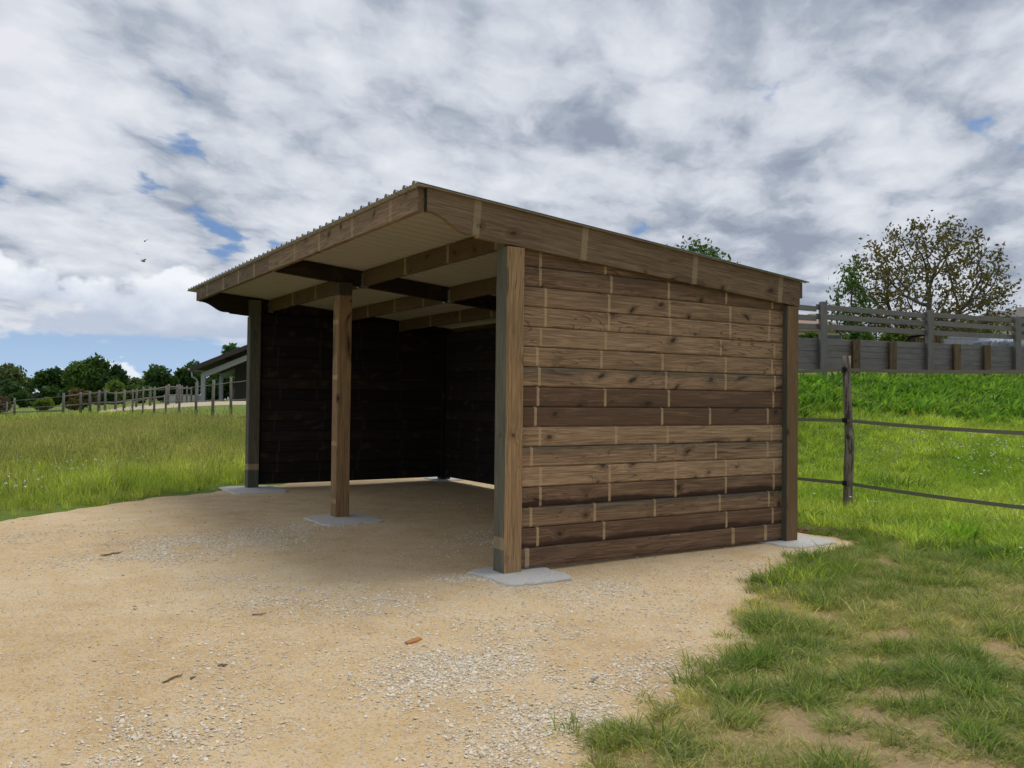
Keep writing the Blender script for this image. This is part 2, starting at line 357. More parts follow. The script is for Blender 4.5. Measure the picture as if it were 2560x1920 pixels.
def terrain(x, y):
    x = np.asarray(x, float); y = np.asarray(y, float); sh = x.shape; x = x.ravel(); y = y.ravel()
    wx, wy = _warp(x, y); out = np.zeros(len(x))
    for i in range(0, len(x), 20000):
        sl = slice(i, i + 20000)
        out[sl] = _phi((wx[sl, None] - _cx) ** 2 + (wy[sl, None] - _cy) ** 2) @ _W[:_n] + _W[_n] + _W[_n + 1] * wx[sl] + _W[_n + 2] * wy[sl]
    # the yard and the ground just round it are level
    inn = np.sqrt(((x - .5) / 1.0) ** 2 + ((y - 1.5) / 1.15) ** 2); out *= sstep(6.2, 10.5, inn)
    X, Z = cam_xz(x, y); rel = np.stack([X - WALL_P[0], Z - WALL_P[1]], 1)
    s = rel @ WALL_D; dd = rel @ WALL_N; m = sstep(0.0, .15, X / np.maximum(Z, .1)) * (Z > 0)
    zb = wall_base(np.clip(s, -8, 40))
    rise = sstep(4.6, -.3, dd)
    out = out + m * (rise * (zb - .24 - out)) * (dd > 0) + (m * (zb - .24 + .12 * np.clip(-dd - .8, 0, 8) - out)) * (dd <= 0)
    return out.reshape(sh)
def rnoise(x, y, s, seed=0.0):
    return np.array([mnoise.noise(Vector((a * s + seed, b * s - seed, seed * 1.7))) for a, b in zip(np.ravel(x), np.ravel(y))]).reshape(np.shape(x))

def inpoly_sd(x, y, poly):
    """signed distance to a polygon, positive inside"""
    x = np.ravel(x); y = np.ravel(y); P_ = np.array(poly); Q = np.roll(P_, -1, 0); d = np.full(len(x), 1e9); ins = np.zeros(len(x), bool)
    for a, b in zip(P_, Q):
        e = b - a; t_ = np.clip(((x - a[0]) * e[0] + (y - a[1]) * e[1]) / (e @ e), 0, 1)
        d = np.minimum(d, np.hypot(x - a[0] - t_ * e[0], y - a[1] - t_ * e[1]))
        c = ((a[1] > y) != (b[1] > y)) & (x < (b[0] - a[0]) * (y - a[1]) / (b[1] - a[1] + 1e-12) + a[0]); ins ^= c
    return np.where(ins, d, -d)
YARD = [(-1.9, -4.2), (-1.415, -2.843), (-1.262, -2.662), (-1.063, -2.617), (-.839, -2.544), (-.599, -2.396), (-.286, -2.243), (.063, -2.137), (.33, -1.98), (.494, -1.784), (.75, -1.55), (.979, -1.359),
        (1.489, -.991), (2.254, -.706), (2.871, -.521), (3.45, -.28), (3.62, -.02), (3.55, .3), (3.7, 1.2), (3.8, 7.3), (.9, 7.2), (.3, 6.86), (-.297, 6.52), (-1.028, 6.052), (-2.065, 5.339), (-2.903, 4.578), (-3.523, 4.08), (-6.5, 2.0),
        (-9.0, -1.0), (-9.5, -6), (-6, -9.5), (-2.6, -8)]
def yard_sd(x, y):
    sh = np.shape(x); x = np.ravel(x); y = np.ravel(y)
    return (inpoly_sd(x, y, YARD) + .15 * rnoise(x, y, 1.9, 3.0) + .09 * rnoise(x, y, 6.0, 9.0)).reshape(sh)
def yard_h(x, y): return terrain(x, y) + .012 * rnoise(x, y, .9, 5.0) - .020

# ground sheet, finest near the yard
k = np.linspace(-1, 1, 281); gx = 1.5 + 1500 * np.sinh(6.2 * k) / np.sinh(6.2); gy = 2.0 + 1500 * np.sinh(6.2 * k) / np.sinh(6.2)
GX, GY = np.meshgrid(gx, gy, indexing='ij')
near = (np.abs(GX) < 60) & (np.abs(GY) < 60)
GZ = terrain(GX, GY)
GZ[near] += .03 * rnoise(GX[near], GY[near], .6, 1.0)
n_ = len(k); idx = np.arange(n_ * n_).reshape(n_, n_)
F_ = np.stack([idx[:-1, :-1], idx[1:, :-1], idx[1:, 1:], idx[:-1, 1:]], -1).reshape(-1, 4)
GZ -= .045 * sstep(-.25, .25, inpoly_sd(GX, GY, YARD).reshape(GX.shape))
gm_, t, bs = mat('grass_and_soil'); tc = t.new('ShaderNodeTexCoord').outputs['Object']
nbig = t.noise(tc, .35, 5, .6); nmid = t.noise(tc, 2.2, 6, .6); nfi = t.noise(tc, 45, 5, .65)
gcol = t.ramp(nbig, [(.3, (.12, .18, .032)), (.5, (.17, .24, .045)), (.7, (.24, .28, .07))])
gcol = t.mix(t.mr(nfi, .3, .7, .0, .5), gcol, (.085, .11, .028))
scol = t.mix(nfi, (.28, .195, .105), (.52, .38, .22))
xyz = t.sep(tc)
dl = t.v('DISTANCE', tc, (1.9, -3.3, 0.0))
bare = t.m('MULTIPLY', t.mr(nmid, .22, .42, .45, 1), t.mr(dl, 4.5, 7.0, 1, 0))
t.put(bs.inputs['Base Color'], t.mix(bare, gcol, scol)); bs.inputs['Roughness'].default_value = .95; bs.inputs['Specular IOR Level'].default_value = .1
bump(t, bs, t.m('ADD', nfi, t.noise(tc, 180, 3)), .6, .02)
ground = link('ground', npmesh('ground', np.stack([GX, GY, GZ], -1).reshape(-1, 3), F_), gm_); tag(ground, kind='structure')
ground.data.polygons.foreach_set('use_smooth', [True] * len(ground.data.polygons))

# ------------------------------------------------------------------ gravel yard
gx = np.arange(-9.6, 4.2, .055); gy = np.arange(-9.6, 7.6, .055); GX, GY = np.meshgrid(gx, gy, indexing='ij')
sdv = yard_sd(GX, GY)
GZ = yard_h(GX, GY) + np.clip(sdv * .16, -.10, .004) + .004
n1, n2 = GX.shape; idx = np.arange(n1 * n2).reshape(n1, n2)
F_ = np.stack([idx[:-1, :-1], idx[1:, :-1], idx[1:, 1:], idx[:-1, 1:]], -1).reshape(-1, 4)
F_ = F_[(sdv.ravel()[F_] > -.35).any(1)]
ym, t, bs = mat('sandy_gravel'); tc = t.new('ShaderNodeTexCoord').outputs['Object']
a1 = t.noise(tc, .55, 5, .6); a2 = t.noise(tc, 3.5, 5, .65)
sand = t.ramp(t.m('ADD', t.m('MULTIPLY', a1, .6), t.m('MULTIPLY', a2, .4)), [(.36, (.45, .30, .14)), (.47, (.56, .395, .20)), (.56, (.62, .465, .265)), (.66, (.66, .53, .345))])
wv = t.v('ADD', tc, t.scale(t.noise(tc, 60, 2, out=1), .012))
v1 = t.new('ShaderNodeTexVoronoi'); t.put(v1.inputs['Vector'], wv); v1.inputs['Scale'].default_value = 95
v2 = t.new('ShaderNodeTexVoronoi'); t.put(v2.inputs['Vector'], wv); v2.inputs['Scale'].default_value = 38
cell = t.sep(v1.outputs['Color'])[0]; cell2 = t.sep(v2.outputs['Color'])[1]
c = t.mix(t.mr(cell, .35, .95, 0, .62), sand, t.mix(a2, (.50, .42, .31), (.63, .57, .47)))
c = t.mix(t.mr(t.sep(v1.outputs['Color'])[1], .7, 1, 0, .35), c, (.27, .175, .085))
peb = t.m('MULTIPLY', t.mr(v2.outputs['Distance'], .25, .4, 1, 0), t.m('GREATER_THAN', cell2, t.mr(a2, .3, .65, .95, .55)))
c = t.mix(t.m('MULTIPLY', peb, .7), c, t.mix(cell, (.50, .42, .32), (.66, .61, .53)))
t.put(bs.inputs['Base Color'], c); bs.inputs['Roughness'].default_value = .95; bs.inputs['Specular IOR Level'].default_value = .15
hh = t.m('ADD', t.m('MULTIPLY', t.m('SUBTRACT', 1.0, v1.outputs['Distance']), .6), t.m('MULTIPLY', peb, .8))
bump(t, bs, t.m('ADD', hh, t.m('MULTIPLY', t.noise(tc, 160, 3), .5)), .9, .007)
yard = link('gravel_yard', npmesh('gravel_yard', np.stack([GX, GY, GZ], -1).reshape(-1, 3), F_), ym); tag(yard, kind='structure')
yard.data.polygons.foreach_set('use_smooth', [True] * len(yard.data.polygons))

# ------------------------------------------------------------------ the timber field shelter
L, S, Wd, H = 3.073, .148, 6.671, 2.32
PITCHB, ZB = .145, .013
def ztop(u): return 2.575 - .0865 * u        # top of the rafters
def zbot(u): return 2.320 - .0764 * u        # underside of the deep outer rafters
shelter = empty('field_shelter')
tag(shelter, 'open-fronted brown timber field shelter with a corrugated mono-pitch roof', 'shelter')

_bm_cache = {}
def board_mesh(length, m_):
    key = (round(length, 3), m_.name)
    if key not in _bm_cache:
        h = (PITCHB - .008) / 2; th = .021; ch = .009
        sec = [(-th, -h + ch), (-th + ch * .6, -h), (th - ch * .6, -h), (th, -h + ch), (th, h - ch), (th - ch * .6, h), (.005, h), (.005, h + .010), (-.005, h + .010), (-.005, h), (-th + ch * .6, h), (-th, h - ch)]
        n = len(sec); vs = [(0, y, z) for y, z in sec] + [(length, y, z) for y, z in sec]
        fs = [tuple(range(n))[::-1], tuple(range(n, 2 * n))] + [(i, (i + 1) % n, (i + 1) % n + n, i + n) for i in range(n)]
        me = pyd('wall_board', vs, fs)
        bm = bmesh.new(); bm.from_mesh(me); bmesh.ops.recalc_face_normals(bm, faces=bm.faces); bm.to_mesh(me); bm.free()
        me.materials.append(m_); _bm_cache[key] = me
    return _bm_cache[key]
def board(x, y, z, length, rot, tone=0.0, green=0.0, low=0.0, bands=(), bw=.028, m_=None):
    o = link('wall_board', board_mesh(length, m_ or M_board), None, shelter, M=Matrix.Translation((x, y, z)) @ Matrix.Rotation(rot, 4, 'Z'))
    o['tone'] = float(tone); o['green'] = float(green); o['low'] = float(low); o['bw'] = float(bw)
    for i in range(5): o['b%d' % (i + 1)] = float(bands[i]) if i < len(bands) else -50.0
    return o
# side wall towards the camera, bottom board first: (tone, green stain, dark lower edge, batten marks)
SIDE = [(-.35, .15, .3, [.23, 2.32, 2.72]), (-.55, .0, .9, [.32, .93, 2.24, 2.81]), (-.1, .75, .0, [.26, .84, 1.44, 2.16, 2.76]), (-.35, .0, 1.0, [.34, .98, 1.66, 2.23, 2.82]),
        (.65, .0, .0, [.34, .98, 1.66, 2.23, 2.82]), (.35, .75, .0, [.26, 1.44, 2.11, 2.74]), (.55, .0, .15, [.33, 1.04, 1.57, 2.79]), (-.75, .1, .0, [.29, 1.51, 2.04, 2.74]),
        (-.65, .0, .2, [.31, .93, 1.58, 2.81]), (.25, .8, .0, [.32, 1.55, 2.22, 2.83]), (.2, .0, .0, [.3, .89, 1.51, 2.22, 2.79]), (.45, .0, .0, [.33, .93, 2.16, 2.82]),
        (.4, .0, .0, [.37, .96, 1.59, 2.27, 2.75]), (.2, .1, .0, [.37, .96, 1.58, 2.27, 2.76]), (-.35, .3, .0, [.32, .98, 1.57, 2.22, 2.79]), (-.4, .2, .0, [.32, .92])]
x0 = S - .03
for j, (tone, gr, low, bands) in enumerate(SIDE):
    ln = L - 2 * S + .06 if j < 15 else 2.45
    board(x0, .076, ZB + PITCHB * (j + .5), ln, 0, tone, gr, low, [b - x0 for b in bands], .023 if j else .036)
r2_ = random.Random(3)
def rb(ln): return [.25 + r2_.uniform(-.05, .05) + k_ * .62 + r2_.uniform(-.06, .06) for k_ in range(int(ln / .62))]
for j in range(16):
    ln = L - 2 * S + .06 if j < 15 else 2.45
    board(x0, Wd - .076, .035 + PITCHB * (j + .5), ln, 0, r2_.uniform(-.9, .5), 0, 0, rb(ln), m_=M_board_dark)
for j in range(15):
    ln = Wd / 2 - 1.5 * S + .06
    for v0 in (S - .03, Wd / 2 + S / 2 - .03):
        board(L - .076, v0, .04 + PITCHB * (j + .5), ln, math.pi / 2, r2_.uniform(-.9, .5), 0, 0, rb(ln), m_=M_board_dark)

def post(u, v, top, zb=.004, mats=None, notch=None, bands=(), bw=.05, tone=0.0, topdark=0.0):
    """square post; local x runs up it, local y is the shelter's depth, local z its length. notch=(v0,v1,ztop): narrower tongue carried up behind the rafter"""
    bm = bmesh.new(); bmesh.ops.create_cube(bm, size=1)
    for q in bm.verts: q.co = ((top - zb) * (q.co.x + .5), S * (q.co.y + .5), S * (q.co.z + .5))
    bmesh.ops.bevel(bm, geom=[e for e in bm.edges if abs((e.verts[0].co - e.verts[1].co).x) > 1], offset=.007, segments=2, affect='EDGES', profile=.5)
    if notch:
        r_ = bmesh.ops.create_cube(bm, size=1)
        for q in r_['verts']: q.co = (top - zb - .01 + (notch[2] - top) * (q.co.x + .5), S * (q.co.y + .5) * .97 + .002, notch[0] + (notch[1] - notch[0]) * (q.co.z + .5))
    for f in bm.faces:
        f.normal_update(); f.material_index = 1 if f.normal.y < -.6 else 0
    me = bpy.data.meshes.new('post'); bm.to_mesh(me); bm.free()
    M = Matrix(((0, 1, 0, u), (0, 0, 1, v), (1, 0, 0, zb), (0, 0, 0, 1)))
    o = link('post', me, mats, shelter, M=M); o['tone'] = tone; o['bw'] = bw; o['topdark'] = topdark
    for i in range(5): o['b%d' % (i + 1)] = float(bands[i]) if i < len(bands) else -50.0
    return o
RT = .046                                           # rafter thickness
post(0, 0, zbot(S) - .004, mats=[M_post, M_postgreen], notch=(RT + .004, S - .004, ztop(S) - .02), bands=[.205], bw=.085, tone=.35)
post(0, Wd / 2 - S / 2, 2.41, mats=[M_post, M_postfront], bands=[.16, .75, 1.43, 2.0], bw=.045, tone=.1, topdark=2.27)
post(0, Wd - S, zbot(S) - .004, mats=[M_postgreen, M_postgreen], notch=(.004, S - RT - .004, ztop(S) - .02), bands=[.28], bw=.08)
post(L - S, 0, zbot(L) - .004, mats=[M_post, M_postgreen], notch=(RT + .004, S - .004, ztop(L) - .02), bands=[], tone=-.6)
post(L - S, Wd / 2 - S / 2, ztop(L) - .175, mats=[M_post, M_postfront], tone=-.7)
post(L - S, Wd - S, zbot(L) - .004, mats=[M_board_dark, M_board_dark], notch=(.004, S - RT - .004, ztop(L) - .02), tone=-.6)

def outer_rafter(v, bands, m_):
    out = [(-.633, 2.47), (-.595, 2.470), (-.557, 2.462), (-.52, 2.448), (-.48, 2.427), (-.44, 2.402), (-.402, 2.379), (-.365, 2.362), (-.322, 2.353), (-.25, 2.351), (-.238, 2.338), (L + .012, zbot(L + .012)), (L + .012, ztop(L + .012)), (-.633, ztop(-.633))]
    ang = math.atan(.081); mid = 2.45
    c_, s_ = math.cos(ang), math.sin(ang)
    loc = [((u - 0) * c_ - (z - mid) * s_, (u - 0) * s_ + (z - mid) * c_) for u, z in out]
    me = prism('rafter', loc, 0, RT)
    M = Matrix.Translation((0, v, mid)) @ Matrix.Rotation(ang, 4, 'Y')
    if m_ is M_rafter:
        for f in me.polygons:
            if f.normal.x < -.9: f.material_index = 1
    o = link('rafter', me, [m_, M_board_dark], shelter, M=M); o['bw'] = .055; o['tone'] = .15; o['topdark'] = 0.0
    for i in range(5): o['b%d' % (i + 1)] = float(bands[i]) if i < len(bands) else -50.0
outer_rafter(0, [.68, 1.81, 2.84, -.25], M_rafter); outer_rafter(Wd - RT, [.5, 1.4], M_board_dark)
def rbeam(name, a, b, wid, hei, bands=(), bw=.05, tone=0.0, m_=None):
    return beam(name, a, b, wid, hei, m_ or M_rafter, shelter, .003, props=dict(bw=bw, tone=tone, **{'b%d' % (i + 1): float(bands[i]) if i < len(bands) else -50.0 for i in range(5)}))
# middle rafter rests on the centre posts
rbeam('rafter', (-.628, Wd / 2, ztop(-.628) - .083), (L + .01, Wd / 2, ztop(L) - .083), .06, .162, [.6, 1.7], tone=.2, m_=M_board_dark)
# front fascia in two lengths, end to end over the middle rafter
fz = ztop(-.657) - .08
rbeam('fascia_board', (-.657, RT + .002, fz), (-.657, 3.43, fz), .046, .158, [.44, 1.16, 1.91, 2.56], .045, .5)
rbeam('fascia_board', (-.657, 3.433, fz), (-.657, Wd - RT - .002, fz), .046, .158, [.5, 1.12, 1.79, 2.6], .05, -.25)
for u, dp in ((.29, .158), (1.31, .158), (2.24, .150)):
    for va, vb in ((RT + .002, Wd / 2 - .033), (Wd / 2 + .033, Wd - RT - .002)):
        z = ztop(u) - dp / 2 - .003
        rbeam('purlin', (u, va, z), (u, vb, z), .05, dp, [.55, 1.35, 2.2], .045, r2_.uniform(-.9, -.4))
        for ve, sgn in ((va, 1), (vb, -1)):          # joist hangers at both ends
            bm = bmesh.new()
            for (a0, a1, c0, c1) in ((-.031, -.027, -dp / 2 - .004, dp / 2 - .03), (.027, .031, -dp / 2 - .004, dp / 2 - .03), (-.031, .031, -dp / 2 - .008, -dp / 2 - .004)):
                q = bmesh.ops.create_cube(bm, size=1)['verts']
                for p_ in q: p_.co = ((a0 + a1) / 2 + p_.co.x * (a1 - a0), sgn * .03 + p_.co.y * .055, (c0 + c1) / 2 + p_.co.z * (c1 - c0))
            me = bpy.data.meshes.new('joist_hanger'); bm.to_mesh(me); bm.free()
            link('joist_hanger', me, M_galv, shelter, loc=(u, ve, z))
rbeam('back_board', (L + .034, .003, ztop(L + .034) - .074), (L + .034, Wd - .003, ztop(L + .034) - .074), .036, .142, [1, 2, 3, 4], .05, -.3)
# corrugated roof: one solid sheet with a narrow-crest profile, blue-grey above and cream below
per = .15; prof = [(0, 0), (.018, .0), (.021, .006), (.027, .006), (.030, 0), (.052, 0), (.064, .020), (.072, .025), (.088, .025), (.096, .020), (.108, 0), (.130, 0), (.133, .006), (.139, .006), (.142, 0)]
vs_ = []; v_ = -.035
while v_ < 7.03:
    for dxp, hz in prof:
        if v_ + dxp <= 7.03: vs_.append((v_ + dxp, hz))
    v_ += per
us_ = [-.715, .3, 1.3, 2.3, 3.17]
V = []; nb = len(vs_)
for lay, off in ((0, .002), (1, .009)):
    for u in us_:
        for vv, hz in vs_: V.append((u, vv, ztop(u) + off + hz))
F = []; mi = []; N1 = nb * len(us_)
for a_ in range(len(us_) - 1):
    for b_ in range(nb - 1):
        i = a_ * nb + b_
        F.append((i, i + 1, i + nb + 1, i + nb)); mi.append(1)
        F.append((i + N1, i + N1 + nb, i + N1 + nb + 1, i + N1 + 1)); mi.append(0)
for b_ in range(nb - 1):
    for a_ in (0, len(us_) - 1):
        i = a_ * nb + b_; F.append((i, i + N1, i + N1 + 1, i + 1)); mi.append(2)
for a_ in range(len(us_) - 1):
    for b_ in (0, nb - 1):
        i = a_ * nb + b_; F.append((i, i + nb, i + N1 + nb, i + N1)); mi.append(2)
me = pyd('roof_sheet', V, F); me.polygons.foreach_set('material_index', mi)
link('roof_sheet', me, [M_sheet_top, M_sheet_under, simple('dark_sheet_edge', (.05, .065, .09), .6, .1, 3, bmp=0)], shelter)

# concrete pads under the posts
def pad(u0, u1, v0, v1, label, seed):
    r_ = random.Random(seed); n = 28; cu, cv = (u0 + u1) / 2, (v0 + v1) / 2; hu, hv = (u1 - u0) / 2, (v1 - v0) / 2; ring = []
    for i in range(n):
        a = 2 * math.pi * i / n; c_, s_ = math.cos(a), math.sin(a); k_ = 1 / (abs(c_) ** 9 + abs(s_) ** 9) ** (1 / 9)
        ring.append((hu * c_ * k_ * r_.uniform(.92, 1.05), hv * s_ * k_ * r_.uniform(.92, 1.05)))
    V = [(x, y, -.09) for x, y in ring] + [(x, y, -.006) for x, y in ring] + [(x * .975, y * .975, .004) for x, y in ring] + [(x * .5, y * .5, .005) for x, y in ring]
    F = [(i + n * q, (i + 1) % n + n * q, (i + 1) % n + n * (q + 1), i + n * (q + 1)) for q in range(3) for i in range(n)] + [tuple(range(3 * n, 4 * n))]
    o = link('concrete_pad', pyd('concrete_pad', V, F), M_conc, loc=(cu, cv, 0)); tag(o, label, 'concrete pad', 'concrete pads under the shelter posts')
pad(-.17, .40, -.33, .27, 'pale concrete pad under the near corner post of the shelter', 1)
pad(-.29, .37, 2.78, 3.52, 'pale concrete pad under the freestanding middle front post', 2)
pad(-.33, .38, 5.86, 6.86, 'pale concrete pad under the front post beside the long meadow grass', 3)
pad(2.72, 3.36, -.26, .4, 'pale concrete pad under the rear corner post beside the soil edge', 4)
pad(2.8, 3.3, 6.4, 6.95, 'concrete pad in the dark inner rear corner of the shelter', 5)

# ------------------------------------------------------------------ scattered growth and stones (instanced, as nobody could count them)
def blade_tuft(name, n, lo, hi, spread, wid, lean, m_, seed, segs=3, seed_heads=0.0, broad=False):
    r_ = np.random.default_rng(seed); V = []; F = []; B = []
    for i in range(n):
        h = r_.uniform(lo, hi); a = r_.uniform(0, 6.283); rad = spread * math.sqrt(r_.uniform()); bx, by = rad * math.cos(a), rad * math.sin(a)
        la = a + r_.normal(0, .9); ln = abs(r_.normal(lean, lean * .5)); fa = r_.uniform(0, 6.283); wx, wy = math.cos(fa), math.sin(fa)
        w0 = wid * r_.uniform(.7, 1.3); base = len(V); shade = r_.uniform(0, 1)
        for s_ in range(segs + 1):
            t_ = s_ / segs; out = ln * h * t_ ** 1.8; zz = h * (t_ - .30 * min(ln, 1.2) * t_ ** 2.5)
            ww = w0 * ((1 - t_) ** .7 if not broad else max(.06, math.sin(math.pi * (.18 + .80 * t_)))) * .5
            cx_, cy_ = bx + math.cos(la) * out, by + math.sin(la) * out
            V.append((cx_ - wx * ww, cy_ - wy * ww, zz)); V.append((cx_ + wx * ww, cy_ + wy * ww, zz)); B += [shade, shade]
        for s_ in range(segs): F.append((base + 2 * s_, base + 2 * s_ + 1, base + 2 * s_ + 3, base + 2 * s_ + 2))
        if seed_heads and r_.uniform() < seed_heads:
            tip = np.array([cx_, cy_, zz]); b0 = len(V); hl = .05 * r_.uniform(.7, 1.6); hw = .006 * r_.uniform(.8, 1.5)
            for dx_, dz_ in ((-hw, hl * .4), (0, -.01), (hw, hl * .4), (0, hl)): V.append((tip[0] + wx * dx_, tip[1] + wy * dx_, tip[2] + dz_)); B.append(.25)
            F.append((b0, b0 + 1, b0 + 2, b0 + 3))
    me = npmesh(name, V, F); at_ = me.attributes.new('blade', 'FLOAT', 'POINT'); at_.data.foreach_set('value', np.array(B, np.float32))
    me.materials.append(m_); return me
def kinds(name, meshes):
    c_ = bpy.data.collections.new(name)
    for i, me in enumerate(meshes):
        o = bpy.data.objects.new('%s_%02d' % (name, i), me); c_.objects.link(o)
    return c_
def scatter(name, coll, pts, scl, rz, kind, tint, tilt=.0, seed=0):
    n = len(pts); me = bpy.data.meshes.new(name); me.vertices.add(n); me.vertices.foreach_set('co', np.asarray(pts, np.float32).ravel())
    r_ = np.random.default_rng(seed)
    rot = np.stack([r_.normal(0, tilt + 1e-6, n), r_.normal(0, tilt + 1e-6, n), rz], 1).astype(np.float32)
    for an, ty, val in (('rot', 'FLOAT_VECTOR', rot), ('scl', 'FLOAT_VECTOR', np.asarray(scl, np.float32)), ('tint', 'FLOAT_VECTOR', np.asarray(tint, np.float32))):
        a_ = me.attributes.new(an, ty, 'POINT'); a_.data.foreach_set('vector', val.ravel())
    a_ = me.attributes.new('kind', 'INT', 'POINT'); a_.data.foreach_set('value', np.asarray(kind, np.int32))
    o = link(name, me, None); md = o.modifiers.new('scatter', 'NODES')
    g = bpy.data.node_groups.new(name + '_scatter', 'GeometryNodeTree')
    g.interface.new_socket(name='Geometry', in_out='INPUT', socket_type='NodeSocketGeometry'); g.interface.new_socket(name='Geometry', in_out='OUTPUT', socket_type='NodeSocketGeometry')
    gi = g.nodes.new('NodeGroupInput'); go = g.nodes.new('NodeGroupOutput'); ci = g.nodes.new('GeometryNodeCollectionInfo'); ip = g.nodes.new('GeometryNodeInstanceOnPoints')
    ci.inputs['Collection'].default_value = coll; ci.inputs['Separate Children'].default_value = True; ci.inputs['Reset Children'].default_value = True
    def na(nm, dt):
        q = g.nodes.new('GeometryNodeInputNamedAttribute'); q.data_type = dt; q.inputs['Name'].default_value = nm; return q.outputs['Attribute']
    g.links.new(gi.outputs[0], ip.inputs['Points']); g.links.new(ci.outputs[0], ip.inputs['Instance'])
    ip.inputs['Pick Instance'].default_value = True
    g.links.new(na('kind', 'INT'), ip.inputs['Instance Index']); g.links.new(na('rot', 'FLOAT_VECTOR'), ip.inputs['Rotation']); g.links.new(na('scl', 'FLOAT_VECTOR'), ip.inputs['Scale'])
    g.links.new(ip.outputs[0], go.inputs[0]); md.node_group = g
    return o
def lerp3(a, b, t_): a = np.array(a); b = np.array(b); t_ = np.asarray(t_)[:, None]; return a * (1 - t_) + b * t_

# --- loose limestone chips on the yard
def stone_mesh(name, seed):
    r_ = random.Random(seed); bm = bmesh.new(); bmesh.ops.create_icosphere(bm, subdivisions=1, radius=.5)
    sx, sy, sz = r_.uniform(.8, 1.25), r_.uniform(.6, 1.0), r_.uniform(.35, .6)
    for v in bm.verts: v.co = Vector((v.co.x * sx, v.co.y * sy, v.co.z * sz)) * r_.uniform(.78, 1.15)
    me = bpy.data.meshes.new(name); bm.to_mesh(me); bm.free(); a_ = me.attributes.new('blade', 'FLOAT', 'POINT'); a_.data.foreach_set('value', np.full(len(me.vertices), .5, np.float32)); me.materials.append(M_stone); return me
K_stone = kinds('stone', [stone_mesh('stone_chip', 40 + i) for i in range(9)])
PATCH = [(-.28, .05, .2, 1.0), (-.2, -.35, .22, .8), (.25, -.5, .25, .6), (-.45, 2.9, .2, .8), (-1.95, 2.05, .55, 1.0), (-1.6, 2.5, .5, .7), (-1.1, 2.3, .5, .5), (-.75, 2.9, .35, .6), (-1.62, .75, .26, 1.1), (-1.75, .2, .35, .5), (-1.45, .1, .3, .9), (-1.25, -.15, .3, 1.1), (-1.1, -.42, .26, 1.2), (-1.3, -1.62, .30, 1.2), (-1.12, -1.5, .3, 1.0),
         (-1.55, -1.75, .25, 1.0), (-1.0, -1.85, .25, .6), (-2.75, -1.75, .30, 1.0), (-2.5, -1.95, .22, .9), (-2.35, -1.5, .3, .4), (-1.35, -2.35, .30, 1.2), (-1.6, -2.6, .2, 1.2), (-1.1, -2.45, .25, 1.3), (-.75, -2.2, .2, 1.2), (-.45, -2.1, .18, 1.2), (.0, -1.85, .22, .8), (.55, -1.3, .25, .5), (-.35, -.15, .28, .9),
         (.15, -.75, .3, .6), (.9, .9, .5, .8), (1.2, 1.6, .4, .6), (.6, -.6, .4, .4), (-2.6, 3.6, .7, .3), (1.7, -.75, .4, .5), (-.9, -1.2, .4, .35), (-.25, -1.35, .5, .3), (-2.0, -.9, .5, .3)]
def patch_density(x, y):
    d = np.zeros(len(x))
    for cx_, cy_, r_, w_ in PATCH: d += w_ * np.exp(-((x - cx_) ** 2 + (y - cy_) ** 2) / (2 * (r_ * .62) ** 2))
    return d * np.clip(.7 + 1.1 * rnoise(x, y, 4.0, 2.0), .1, 2)
def stones(n, x0, x1, y0, y1, smin, smax, dens, seed, pale=.6):
    r_ = np.random.default_rng(seed); x = r_.uniform(x0, x1, n); y = r_.uniform(y0, y1, n)
    keep = (r_.uniform(0, 1, n) < dens(x, y)); x = x[keep]; y = y[keep]; sdv = yard_sd(x, y); k_ = sdv > -.03; x = x[k_]; y = y[k_]
    s_ = smin * (smax / smin) ** (r_.uniform(0, 1, len(x)) ** 2.2); z = yard_h(x, y) + .008 + s_ * .10
    c_ = lerp3((.46, .34, .20), (.60, .53, .41), np.clip(r_.normal(pale, .3, len(x)), 0, 1.1)) * r_.uniform(.85, 1.15, (len(x), 1))
    return np.stack([x, y, z], 1), np.repeat(s_[:, None], 3, 1) * r_.uniform(.8, 1.2, (len(x), 3)), r_.uniform(0, 6.28, len(x)), r_.integers(0, 9, len(x)), c_
def vis(x, y, m=.10):
    X, Z = cam_xz(x, y); return (np.abs(X / np.maximum(Z, .01)) < .594 + m) & (Z > 1.6)
def patch_stones(seed):
    r_ = np.random.default_rng(seed); X_ = []; Y_ = []
    for cx_, cy_, pr, w_ in PATCH:
        sg = pr * .72; n = int(w_ * 2 * math.pi * sg * sg * 6500); X_.append(r_.normal(cx_, sg, n)); Y_.append(r_.normal(cy_, sg * .8, n))
    x = np.concatenate(X_); y = np.concatenate(Y_); k_ = (r_.uniform(0, 1, len(x)) < np.clip(.62 + 1.2 * rnoise(x, y, 3.2, 2.0) + .7 * rnoise(x, y, 9.0, 4.0), .04, 1)); x = x[k_]; y = y[k_]
    k_ = yard_sd(x, y) > -.04; x = x[k_]; y = y[k_]
    s_ = .0065 * (3.8) ** (r_.uniform(0, 1, len(x)) ** 2.2); z = yard_h(x, y) + .008 + s_ * .12
    c_ = lerp3((.52, .42, .28), (.70, .64, .53), np.clip(r_.normal(.7, .3, len(x)), 0, 1.1)) * r_.uniform(.85, 1.12, (len(x), 1))
    return np.stack([x, y, z], 1), np.repeat(s_[:, None], 3, 1) * r_.uniform(.8, 1.2, (len(x), 3)), r_.uniform(0, 6.28, len(x)), r_.integers(0, 9, len(x)), c_
parts_ = [patch_stones(11),
          stones(240000, -3.6, 1.4, -3.8, 1.2, .004, .013, lambda x, y: .16 * vis(x, y) * np.clip(1 + rnoise(x, y, 1.2, 6), .2, 2), 12, .45),
          stones(9000, -4.5, 3.8, -4.2, 7.2, .010, .032, lambda x, y: .22 * vis(x, y), 13, .7)]
